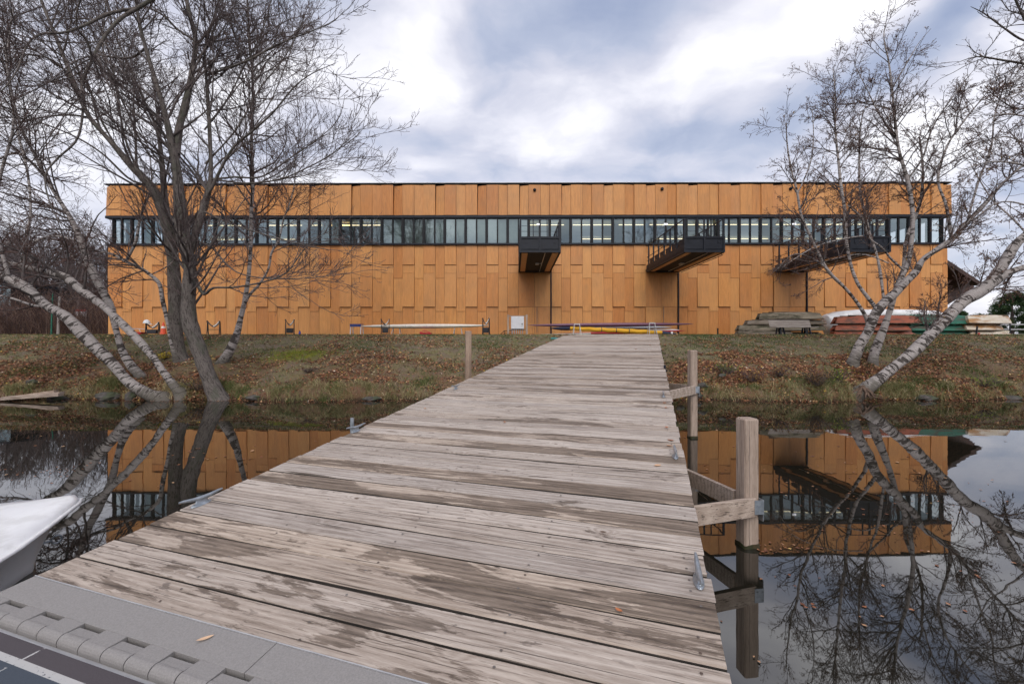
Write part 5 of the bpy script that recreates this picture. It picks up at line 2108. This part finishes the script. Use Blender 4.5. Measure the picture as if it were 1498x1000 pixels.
tag(m.build('teal_mat', cm('teal_mat', (.04, .22, .22), .7), bevel=.015), 'small teal mat on the grass beside the upper left dock end', 'mat')

# electrical cabinet
X, Y, _ = W(757, 480, 19.9)
r_ = empty('electrical_cabinet', (X, Y, GZ))
tag(r_, 'white electrical cabinet mounted between two grey wooden posts', 'cabinet')
for s, z in ((-.435, .97), (.43, .97)):
    m = MB()
    m.rnd = random.random()
    m.box(s - .045, s + .045, -.045, .045, -.1, z)
    m.build('post', M['post'], r_)
m = MB()
for z in (.88, .25):
    m.box(-.39, .385, .0, .04, z, z + .05)
m.build('rail', M['beam'], r_)
m = MB()
m.box(-.30, .30, -.16, -.002, .30, .88)
m.build('housing', cm('cabinet_white', (.62, .63, .66)), r_, bevel=.012)
m = MB()
m.box(-.285, .285, -.172, -.161, .315, .865)
m.build('door', C['cabinet_white'], r_, bevel=.004)
m = MB()
m.box(.19, .235, -.19, -.173, .50, .56)
m.tube([(.21, -.185, .48), (.21, -.185, .40)], .008, 6)
m.build('latch', M['black'], r_)
for i in range(6):
    m = MB()
    x = -.25 + i * .098
    m.tube([(x, -.09, -.05), (x, -.09, .31)], .022 if i < 3 else .016, 8)
    m.build('conduit', M['steel'], r_)

# small handrail left of it
X, Y, _ = W(737, 480, 24.0)
r_ = empty('ramp_handrail', (X, Y, GZ))
tag(r_, 'small dark sloping handrail left of the electrical cabinet', 'handrail')
m = MB()
m.tube([(-.32, 0, 0), (.02, 0, .32), (.5, 0, .32)], .02, 8)
m.build('upper_rail', M['frame'], r_)
m = MB()
m.tube([(-.18, 0, 0), (.06, 0, .2), (.5, 0, .2)], .016, 8)
m.build('lower_rail', M['frame'], r_)
for x in (.05, .48):
    m = MB()
    m.tube([(x, 0, 0), (x, 0, .32)], .018, 8)
    m.build('upright', M['frame'], r_)


def skiff(p0, p1, d, z, h, mat, label, beam=1.2, stripe=None, bow='l', flip=True, rake=.22, group=None, cat='boat', mats=None):
    """overturned flat bottomed boat: rail below, bottom up"""
    X0, X1 = (p0 - 749) / F * d, (p1 - 749) / F * d
    L = X1 - X0
    r_ = empty('overturned_skiff', ((X0 + X1) / 2, d, GZ))
    tag(r_, label, cat, group)
    n = 16
    rings = []
    for i in range(n + 1):
        t = i / n
        tb = t if bow == 'l' else 1 - t
        w = beam / 2 * (min(1, .30 + 1.6 * tb) if tb < .44 else 1 - .12 * (tb - .44))
        wb = w * .80
        # rail (low edge) bows; bottom has rocker
        rocker = -.12 * h * (2 * t - 1) ** 4
        rise = .10 * h * (2 * t - 1) ** 2
        xr = -L / 2 + L * t
        xb = -L / 2 + rake * h + (L - 2 * rake * h) * t
        zt = z + h + rocker
        zb = z + rise * .5
        rings.append([(xr, -w, zb), (xr, -w - .012, zb + .035), (xb, -wb, zt - .05), (xb, -wb * .92, zt), (xb, wb * .92, zt), (xb, wb, zt - .05), (xr, w + .012, zb + .035), (xr, w, zb), (xr, w - .05, zb + .012), (xb, 0, zt - .14), (xr, -w + .05, zb + .012)])
    m = MB()
    m.loft(rings, smooth=False)
    m.build('hull', mat, r_)
    g = MB()
    for s in (-1, 1):
        g.loft([[(r0[0][0], s * abs(r0[0][1]) + s * a, r0[0][2] + b_) for a, b_ in ((.016, -.012), (.05, -.012), (.05, .028), (.016, .028))] for r0 in rings])
    g.build('gunwale', stripe or M['beam'], r_)
    g = MB()
    for s in (-.28, .28):
        g.box(-L * .36, L * .36, s - .02, s + .02, z + h - .03, z + h + .025)
    g.build('skids', stripe or M['beam'], r_)
    return r_


OL = pm('mossy_timber', (.14, .115, .08), (.26, .22, .16), .85, scale=2.2, stretch=(.6, 2, 3), bump=.3, dirt=(.06, .055, .03))
OL2 = pm('greyed_timber', (.22, .18, .14), (.13, .105, .075), .85, scale=2.0, stretch=(.6, 2, 3), bump=.3, dirt=(.07, .06, .035))
RR = pm('faded_red_paint', (.28, .06, .028), (.34, .10, .05), .7, scale=3, stretch=(.8, 2, 3), dirt=(.13, .055, .035))
RP = pm('pink_red_paint', (.52, .10, .07), (.58, .17, .13), .6, scale=1.5, dirt=(.25, .09, .06))
GD = pm('weathered_green_paint', (.010, .085, .055), (.014, .12, .075), .6, scale=3, stretch=(.5, 2, 3), dirt=(.055, .045, .03))
RW = pm('rust_stained_white', (.60, .55, .47), (.50, .42, .32), .6, scale=2.2, stretch=(.6, 1.5, 2.5), dirt=(.33, .16, .05))
DK = pm('dark_rail_wood', (.035, .025, .02), (.12, .085, .055), .8, scale=5)

# left stack of mossy skiffs (four)
gs = 'weathered timber skiffs stacked left of the bench'
skiff(1076, 1150, 22.4, .0, .30, OL2, 'lowest grey brown skiff in the stack behind the bench, left end showing', beam=1.3, stripe=DK, group=gs)
skiff(1078, 1197, 22.5, .28, .34, OL, 'mossy brown skiff second from the bottom behind the bench', beam=1.3, stripe=DK, group=gs)
skiff(1090, 1196, 22.5, .59, .28, OL2, 'short grey skiff third from the bottom behind the bench', beam=1.25, stripe=DK, group=gs)
skiff(1108, 1193, 22.5, .86, .38, OL, 'topmost mossy skiff of the stack behind the bench', beam=1.25, stripe=DK, group=gs)
skiff(1140, 1200, 22.7, .0, .2, OL2, 'lowest skiff behind the bench legs, right end showing', beam=1.2, stripe=DK, group=gs, bow='r')


def white_canoe():
    d = 23.6
    r_ = empty('overturned_hull', ((1287 - 749) / F * d, d, GZ))
    tag(r_, 'large white overturned hull with turned down bow behind the red skiffs', 'boat')
    X0 = (1206 - 1287) / F * d
    X1 = (1371 - 1287) / F * d
    L = X1 - X0
    prof = [(0, 1.02, 1.14), (.02, .62, 1.22), (.045, .14, 1.27), (.07, .12, 1.31), (.085, .55, 1.34), (.11, .86, 1.38), (.25, 1.0, 1.47), (.45, 1.04, 1.49), (.7, 1.08, 1.47), (.92, 1.10, 1.42), (.985, 1.12, 1.34), (1, 1.16, 1.2)]
    m = MB()
    rings = []
    for t, zb, zt in prof:
        x = X0 + L * t
        w = .62 * min(1, .55 + t * 3) * (1 if t < .9 else 1 - (t - .9) * 2)
        mid = (zb + zt) / 2
        rings.append([(x, -w, zb), (x, -w - .01, mid), (x, -w * .85, zt - .06), (x, -w * .5, zt), (x, w * .5, zt), (x, w * .85, zt - .06), (x, w + .01, mid), (x, w, zb)])
    m.loft(rings)
    m.build('hull', WH, r_)


white_canoe()
gr_, gg_, gw_ = 'faded red skiffs stacked behind the right birches', 'green skiffs stacked right of the red ones', 'rust stained white skiffs stacked at the right end'
skiff(1216, 1300, 22.0, .0, .27, RR, 'bottom brick red skiff, left end of the red stack', beam=1.3, stripe=DK, group=gr_)
skiff(1218, 1318, 22.0, .26, .34, RR, 'middle brick red skiff in the red stack', beam=1.25, stripe=DK, group=gr_, rake=.3)
skiff(1219, 1333, 22.0, .62, .42, RR, 'top brick red skiff under the white overturned hull', beam=1.25, stripe=DK, group=gr_, rake=.3)
skiff(1294, 1331, 21.9, .0, .24, RP, 'small pinkish red skiff on the ground at the right of the red stack', beam=1.1, stripe=RP, group=gr_, rake=1.4)
skiff(1320, 1402, 22.3, .0, .28, GD, 'bottom green skiff of the green stack', beam=1.3, stripe=GR, group=gg_)
skiff(1312, 1400, 22.3, .28, .30, GD, 'middle green skiff of the green stack', beam=1.3, stripe=GR, group=gg_)
skiff(1310, 1408, 22.3, .62, .46, GD, 'top green skiff of the green stack', beam=1.3, stripe=GR, group=gg_)
skiff(1398, 1478, 22.1, .0, .24, RW, 'bottom rust streaked white skiff of the right hand stack', beam=1.3, stripe=M['offwhite'], group=gw_, rake=1.6, bow='r')
skiff(1398, 1463, 22.1, .28, .30, RW, 'middle short white skiff of the right hand stack', beam=1.2, stripe=DK, group=gw_, bow='r')
skiff(1400, 1474, 22.1, .62, .44, RW, 'top rusty white skiff of the right hand stack', beam=1.25, stripe=DK, group=gw_, bow='r')

# bench
X, Y, _ = W(1161, 480, 20.4)
r_ = empty('park_bench', (X, Y, GZ))
tag(r_, 'grey slatted park bench with black legs in front of the mossy skiffs', 'bench')
WDm = pm('bench_wood', (.42, .37, .33), (.30, .26, .23), .8, stretch=(.5, 6, 6), scale=4)
m = MB()
for k in range(4):
    m.rnd = random.random()
    m.bar((-1.0, .26 + .035 * k, .47 + .085 * k), (1.0, .26 + .035 * k, .47 + .085 * k), .025, .075)
m.build('backrest', WDm, r_)
m = MB()
for k in range(5):
    m.bar((-1.0, -.22 + .095 * k, .40), (1.0, -.22 + .095 * k, .40), .085, .03)
m.build('seat', WDm, r_)
for x in (-.62, .62):
    for q in (-1, 1):
        m = MB()
        m.bar((x + q * .10, -.18, .0), (x + q * .05, -.10, .38), .06, .06)
        m.bar((x + q * .10, .22, .0), (x + q * .05, .20, .38), .06, .06)
        m.bar((x + q * .10, -.25, .025), (x + q * .10, .28, .025), .07, .05)
        m.build('leg', M['black'], r_)

# dark stand before the white skiffs
X, Y, _ = W(1428, 480, 20.8)
r_ = empty('post_stand', (X, Y, GZ))
tag(r_, 'low black stand with one upright rod before the white skiffs', 'stand')
m = MB()
m.box(-.25, .27, -.12, .12, -.02, .06)
m.build('base', M['black'], r_)
m = MB()
m.bar((0, 0, .05), (.06, 0, .48), .05, .05)
m.build('upright', M['black'], r_)
m = MB()
m.box(-.04, .04, -.14, -.1, .06, .14)
m.build('red_tag', RD, r_)

# short black marker left of the mossy skiffs, seen against the wall
m = MB()
X, Y, _ = W(1050, 489, 24)
m.box(X - .03, X + .03, Y - .03, Y + .03, GZ, GZ + .45)
m.box(X - .045, X + .045, Y - .045, Y + .045, GZ + .45, GZ + .47)
tag(m.build('bollard', M['black']), 'short black bollard against the wall left of the mossy skiffs', 'bollard')

# ------------------------------------------------------------------ shoreline stones and driftwood
stone = pm('wet_stone', (.09, .078, .07), (.045, .04, .036), .8, scale=6, bump=.5, dirt=(.05, .06, .03))


def rock(px, py, sx, sy, sz, label, group='stones at the waterline'):
    X, Y, Z = ground_hit(px, py)
    bm_ = MB()
    n = 12
    rings = []
    ph = random.uniform(0, 50)
    for i in range(7):
        a = -math.pi / 2 + math.pi * i / 6
        rg = []
        for k in range(n):
            t = 2 * math.pi * k / n
            v = Vector((math.cos(a) * math.cos(t), math.cos(a) * math.sin(t), math.sin(a)))
            s_ = 1 + .45 * noise.noise(v * 1.3 + Vector((ph, 0, 0)))
            rg.append((v.x * sx * s_, v.y * sy * s_, v.z * sz * s_))
        rings.append(rg)
    bm_.loft(rings, smooth=False)
    o = bm_.build('shore_stone', stone, loc=(X, Y, max(Z, .0) + sz * .15))
    tag(o, label, 'stone', group)


for px, py, sx, sy, sz, lab in [(85, 584, .28, .2, .10, 'flat dark stone at the right end of the driftwood'), (160, 582, .40, .25, .14, 'wide flat stone at the waterline below the leaning birches'),
                                (193, 583, .18, .15, .17, 'pale upright stone beside the base of the lowest birch'), (48, 561, .16, .12, .12, 'small mossy stone above the driftwood'),
                                (1352, 583, .3, .2, .10, 'flat stone at the waterline right of the leaning birch'), (1478, 583, .35, .2, .09, 'flat stone at the far right waterline'),
                                (1028, 566, .16, .12, .10, 'grey stone right of the far timber post'), (1022, 580, .14, .12, .09, 'lower grey stone right of the far timber post'),
                                (1056, 551, .12, .1, .09, 'small stone high on the right bank near the dock'), (994, 572, .13, .1, .08, 'stone between the dock edge and the far timber post'),
                                (375, 583, .3, .2, .08, 'low stone just right of the forked maple base'), (545, 584, .25, .2, .07, 'low stone on the bank left of the dock')]:
    rock(px, py, sx, sy, sz, lab)
m = MB()
X, Y, _ = W(35, 583, 12.2)
for k, (a, b_, z, yy) in enumerate([((-.95, .05), (.95, .20), .02, 0), ((-.7, .0), (.85, .26), .06, .12), ((-.3, .0), (.6, .3), .10, .2)]):
    m.rnd = random.random()
    m.bar((a[0], yy, z), (b_[0], yy + .1, z + .13), .16, .07)
o = m.build('driftwood', [M['beam']], loc=(X, Y, .03))
tag(o, 'grey weathered timber boards lying half in water at far left bank', 'driftwood')

# yellow shrub by the rear maple
yl = rnd_mat('yellow_leaf', [(0, (.45, .33, .02)), (1, (.62, .48, .04))], .6)


def shrub(px, py, rad, hgt, n, leafm, label, name='small_shrub', twig=True):
    X, Y, Z = ground_hit(px, py)
    r_ = empty(name, (X, Y, Z))
    tag(r_, label, 'shrub')
    N = 26
    P = np.zeros((N, 5, 3))
    a = rng.uniform(0, 2 * math.pi, N)
    rr = rng.uniform(.2, 1, N) * rad
    for k in range(5):
        t = k / 4
        P[:, k, 0] = np.cos(a) * rr * t
        P[:, k, 1] = np.sin(a) * rr * t
        P[:, k, 2] = hgt * t * rng.uniform(.8, 1, N) - .02
    Rd = np.tile(np.linspace(.007, .003, 5), (N, 1))
    P2, R2 = grow(P, Rd, 14, .5, .05, .25, 40, .02, .15, 4, .8, .0025)
    V1, Q1, _ = tubes(P, Rd, 4)
    V2, Q2, _ = tubes(P2, R2, 3)
    np_mesh('stems', np.concatenate([V1, V2]), np.concatenate([Q1, Q2 + len(V1)]), M['twig'], r_)
    if n:
        idx = rng.integers(0, len(P2), n)
        p, _, _ = sample_lines(P2, R2, idx, rng.uniform(.2, .99, n))
        a_ = rng.normal(0, 1, (n, 3))
        a_ /= np.linalg.norm(a_, axis=1)[:, None]
        b_ = np.cross(a_, rng.normal(0, 1, (n, 3)))
        b_ /= np.linalg.norm(b_, axis=1)[:, None]
        L = rng.uniform(.012, .028, n)[:, None]
        v = np.stack([p, p + a_ * L + b_ * L * .6, p + a_ * L * 2, p + a_ * L - b_ * L * .6], 1).reshape(-1, 3)
        i = np.arange(n) * 4
        o = np_mesh('leaves', v, np.stack([i, i + 1, i + 2, i + 3], 1), leafm, r_, smooth=False, rnd=np.repeat(rng.uniform(0, 1, n), 4))
        o['kind'] = 'stuff'


brl = rnd_mat('brown_leaf', [(0, (.09, .04, .02)), (.6, (.25, .12, .05)), (1, (.42, .28, .08))], .7)
grl = rnd_mat('green_leaf', [(0, (.06, .10, .02)), (.6, (.16, .22, .03)), (1, (.38, .34, .05))], .7)
shrub(241, 526, .28, .25, 350, yl, 'small yellow leaved shrub at the foot of the rear maple')
shrub(1195, 566, .55, .5, 500, brl, 'brown twiggy shrub low on the right bank below the birch')
shrub(1225, 562, .4, .45, 600, grl, 'yellow green shrub left of the leaning birch base')
shrub(1100, 560, .5, .4, 500, brl, 'low leafy brown shrub on the bank near the dock')
shrub(1140, 552, .45, .38, 350, brl, 'brown twiggy shrub between dock and multi stemmed birch')
shrub(1065, 548, .45, .35, 350, grl, 'low green tinged shrub on the bank beside the far post')
shrub(290, 572, .5, .4, 300, brl, 'dark twiggy shrub between birch bases and forked maple')
shrub(450, 545, .35, .18, 100, brl, 'small dark twiggy tuft on the middle of the left bank')
shrub(1440, 566, .5, .3, 300, grl, 'low green tinged shrub at the far right bank')

# exposed roots at the base of the leaning birch
X, Y, Z = ground_hit(1258, 574)
m = MB()
for k in range(22):
    a = random.uniform(-3.6, .9)
    L = random.uniform(.25, .55)
    pts = [(X + math.cos(a) * L * t + random.gauss(0, .02), Y - .1 + math.sin(a) * L * t * .7, max(-.1, Z + .16 - .30 * t + .04 * math.sin(t * 9 + k))) for t in (0, .25, .5, .75, 1)]
    m.tube(pts, [.045, .035, .022, .014, .008], 6)
m.build('roots', pm('root_wood', (.15, .095, .065), (.07, .045, .032), .9, scale=9), None)
ro = bpy.data.objects['roots']
for o_ in bpy.data.objects:
    if o_.get('label', '').startswith('thick white birch leaning right'):
        mw = o_.location.copy()
        ro.parent = o_
        ro.location = -mw

# ------------------------------------------------------------------ background
# dark glass pavilion at far left
gp_ = empty('glass_pavilion', (-46.2, 35, GZ))
tag(gp_, 'dark glazed low building at the far left edge behind the trees', 'building')
m = MB()
m.box(-9, 4.9, .2, 9, 0, 4.4)
m.build('volume', M['frame'], gp_)
m = MB()
m.box(-9.2, 5.1, -.1, 9.2, 4.4, 4.65)
m.build('roof', M['black'], gp_)
for i in range(8):
    x0 = -8.8 + i * 1.72
    m = MB()
    m.box(x0, x0 + .12, -.02, .2, 0, 4.4)
    m.box(x0 + .12, x0 + 1.72, .0, .2, 1.3, 1.42)
    w_ = m.build('window', M['alu'], gp_)
    m = MB()
    m.add([(x0 + .12, .08, .05), (x0 + 1.72, .08, .05), (x0 + 1.72, .08, 4.35), (x0 + .12, .08, 4.35)], [(0, 1, 2, 3)])
    m.build('pane', M['glass'], w_)


def bg_tree_mesh(seed, h):
    global rng
    rng = np.random.default_rng(seed)
    ntr = 1
    P = np.zeros((1, 12, 3))
    for k in range(12):
        t = k / 11
        P[0, k] = (.25 * math.sin(t * 4 + seed), .2 * math.cos(t * 3 + seed), h * .85 * t)
    Rd = np.linspace(.16, .03, 12)[None]
    V0, Q0, _ = tubes(P, Rd, 8)
    a = grow(P, Rd, 4.5, .5, .8, h * .45, 44, .05, .09, 8, .6, .012)
    b_ = grow(*a, 3.6, .5, .4, 1.8, 42, .03, .12, 6, .6, .009)
    c = grow(*b_, 4.5, .55, .25, 1.0, 40, .02, .12, 4, .7, .008)
    Vs, Qs, off = [], [], 0
    for (pp, rr), s_ in ((a, 4), (b_, 3), (c, 3)):
        V, Q, _ = tubes(pp, rr, s_)
        Vs.append(V)
        Qs.append(Q + off)
        off += len(V)
    return (V0, Q0), (np.concatenate(Vs), np.concatenate(Qs))


protos = []
for sd in (3, 5):
    tr, cr = bg_tree_mesh(sd, 9.0)
    protos.append((tr, cr))
spots = []
rr_ = random.Random(5)
lab_far = 'bare grey brown woodland tree in the thicket beyond the left lawn'
gfar = 'bare trees of the wood beyond the left lawn'
pro = []
for i in range(44):
    px = rr_.uniform(-40, 190)
    d = rr_.uniform(34, 58)
    X = (px - 749) / F * d
    if X > -27.5 and d < 50:
        d = 50
        X = (px - 749) / F * d
    z = gz(X, d)
    k = i % 2
    if i < 2:
        (V0, Q0), (V1, Q1) = protos[k]
        o = empty('woodland_tree', (X, d, z))
        np_mesh('trunk', V0, Q0, M['farbark'], o)
        np_mesh('crown', V1, Q1, M['farbark'], o)
        pro.append(o)
    else:
        o = copy_tree(pro[k])
        o.location = (X, d, z)
    s_ = rr_.uniform(.95, 1.3) * (d / 46)
    o.scale = (s_, s_, s_)
    o.rotation_euler = (0, 0, rr_.uniform(0, 6))
    tag(o, lab_far, 'tree', gfar)

# brushwood below them: a mass of thin stems
rng = np.random.default_rng(11)
N = 9000
px = rng.uniform(-60, 165, N)
d = rng.uniform(31, 56, N)
X = (px - 749) / F * d
keep = ~((X > -27.5) & (d < 49))
X, d = X[keep], d[keep]
N = len(X)
P = np.zeros((N, 4, 3))
Z = np.array([gz(float(a), float(b_)) for a, b_ in zip(X, d)])
H = rng.uniform(.8, 4.2, N) * (.5 + .5 * rng.uniform(0, 1, N))
a = rng.uniform(0, 6.28, N)
ln = rng.uniform(.1, .6, N)
for k in range(4):
    t = k / 3
    P[:, k, 0] = X + np.cos(a) * ln * H * t ** 1.5
    P[:, k, 1] = d + np.sin(a) * ln * H * t ** 1.5
    P[:, k, 2] = Z + H * t
Rd = np.tile(np.linspace(.016, .006, 4), (N, 1))
P2, R2 = grow(P, Rd, 2.2, .5, .2, 1.0, 40, .02, .12, 4, .8, .007)
V1, Q1, _ = tubes(P, Rd, 3)
V2, Q2, _ = tubes(P2, R2, 3)
o = np_mesh('brushwood', np.concatenate([V1, V2]), np.concatenate([Q1, Q2 + len(V1)]), rnd_mat('brush_bark', [(0, (.06, .04, .038)), (.5, (.13, .085, .078)), (.85, (.24, .14, .10)), (1, (.34, .25, .2))], .9), rnd=np.concatenate([np.repeat(rng.uniform(0, 1, N), 12), np.repeat(rng.uniform(0, 1, len(P2)), 12)]))
tag(o, 'tangled brown brushwood filling the ground under the left wood', 'brushwood', kind='stuff')
n = 9000
px = rng.uniform(-40, 160, n)
dd = rng.uniform(33, 56, n)
x = (px - 749) / F * dd
kk = ~((x > -27.5) & (dd < 49))
x, dd = x[kk], dd[kk]
n = len(x)
z = np.array([gz(float(a_), float(b_)) for a_, b_ in zip(x, dd)]) + rng.exponential(.5, n)
p = np.stack([x, dd, z], 1)
a_ = rng.normal(0, 1, (n, 3))
a_ /= np.linalg.norm(a_, axis=1)[:, None]
b_ = np.cross(a_, rng.normal(0, 1, (n, 3)))
b_ /= np.linalg.norm(b_, axis=1)[:, None]
L = rng.uniform(.04, .09, n)[:, None]
v = np.stack([p, p + a_ * L + b_ * L * .6, p + a_ * L * 2, p + a_ * L - b_ * L * .6], 1).reshape(-1, 3)
i = np.arange(n) * 4
rust = rnd_mat('rust_leaf', [(0, (.09, .035, .025)), (.7, (.20, .07, .035)), (1, (.36, .17, .05))], .8)
o = np_mesh('woodland_leaves', v, np.stack([i, i + 1, i + 2, i + 3], 1), rust, smooth=False, rnd=np.repeat(rng.uniform(0, 1, n), 4))
tag(o, 'rust coloured leaves clinging low in the left wood', 'leaves', kind='stuff')

# slim green and white poles in the wood
for px, d, col_, lab, h0, w_ in ((76, 30.5, (.01, .14, .09), 'slim dark green pole standing before the left wood', 3.2, .05), (86, 31, (.42, .38, .36), 'slim pale trunk like pole before the left wood', 3.0, .09)):
    X = (px - 749) / F * d
    m = MB()
    m.tube([(X - .05, d, GZ), (X, d, GZ + h0 * .6), (X + .06, d, GZ + h0)], [w_, w_ * .9, w_ * .6], 8)
    m.tube([(X, d, GZ + h0 * .6), (X - .12, d, GZ + h0 * .66)], w_ * .4, 6)
    tag(m.build('slim_pole', pm('pole_' + ('green' if px < 80 else 'pale'), col_, None, .6)), lab, 'pole')
# red and white sign
X, Y, _ = W(118, 455, 34)
r_ = empty('notice_sign', (X, Y, GZ))
tag(r_, 'small red and white sign on posts in the left wood', 'sign')
m = MB()
m.box(-.45, .45, -.02, .02, 1.75, 2.3)
m.build('board', cm('sign_white', (.5, .48, .5)), r_)
m = MB()
m.box(-.45, .45, -.03, -.022, 2.12, 2.3)
m.build('red_band', cm('sign_red', (.32, .03, .03)), r_)
for s in (-.4, .4):
    m = MB()
    m.bar((s, .03, 0), (s, .03, 2.3), .06, .05)
    m.build('leg', M['alu'], r_)


def pine(px, top, d, hw, label, seed):
    g = np.random.default_rng(seed)
    X = (px - 749) / F * d
    H = (500 - top) / F * d + CZ - GZ
    r_ = empty('pine_tree', (X, d, GZ))
    tag(r_, label, 'tree')
    m = MB()
    m.tube([(0, 0, 0), (.05, 0, H * .5), (0, 0, H * .97)], [.22, .14, .03], 8)
    m.build('trunk', M['farbark'], r_)
    n = 15000
    bt = []
    V = []
    nb = 90
    for i in range(nb):
        t = .12 + .86 * (i / nb)
        a = g.uniform(0, 6.28)
        L = hw * (1 - t) ** .75 * g.uniform(.55, 1.1) + .25
        for k in range(int(n / nb)):
            s_ = g.uniform(.15, 1) ** .7
            base = np.array([math.cos(a) * L * s_, math.sin(a) * L * s_, H * t + L * .16 * s_ - .05]) + g.normal(0, .09 + .05 * (1 - t), 3)
            dr = np.array([math.cos(a), math.sin(a), .5]) + g.normal(0, .6, 3)
            dr /= np.linalg.norm(dr)
            sd = np.cross(dr, g.normal(0, 1, 3))
            sd /= np.linalg.norm(sd)
            l = g.uniform(.18, .38)
            V += [base, base + dr * l * .5 + sd * .035, base + dr * l, base + dr * l * .5 - sd * .035]
    V = np.array(V)
    n = len(V) // 4
    i = np.arange(n) * 4
    nm = rnd_mat('pine_needles_%d' % seed, [(0, (.018, .04, .018)), (.6, (.04, .08, .03)), (1, (.09, .13, .05))], .7)
    np_mesh('crown', V, np.stack([i, i + 1, i + 2, i + 3], 1), nm, r_, smooth=False, rnd=np.repeat(g.uniform(0, 1, n), 4))


pine(1480, 428, 46, 3.2, 'dark green pine beyond the stacked white skiffs at far right', 1)
pine(1404, 456, 60, 1.6, 'small distant pine just right of the boathouse corner', 2)
pine(1520, 452, 55, 3.0, 'second pine at the very right edge behind the fence', 4)

# grey fence and parked boat trailer frame at far right
r_ = empty('metal_fence', ((1480 - 749) / F * 30, 30, GZ))
tag(r_, 'grey metal rail fence beyond the stacked skiffs at far right', 'fence')
m = MB()
for z in (.9, .55, .2):
    m.box(-2.4, 6, -.02, .02, z, z + .07)
m.build('rails', M['alu'], r_)
for k in range(8):
    m = MB()
    m.box(-2.4 + k * 1.1, -2.33 + k * 1.1, -.06, -.022, 0, 1.05)
    m.build('fence_post', M['black'], r_)
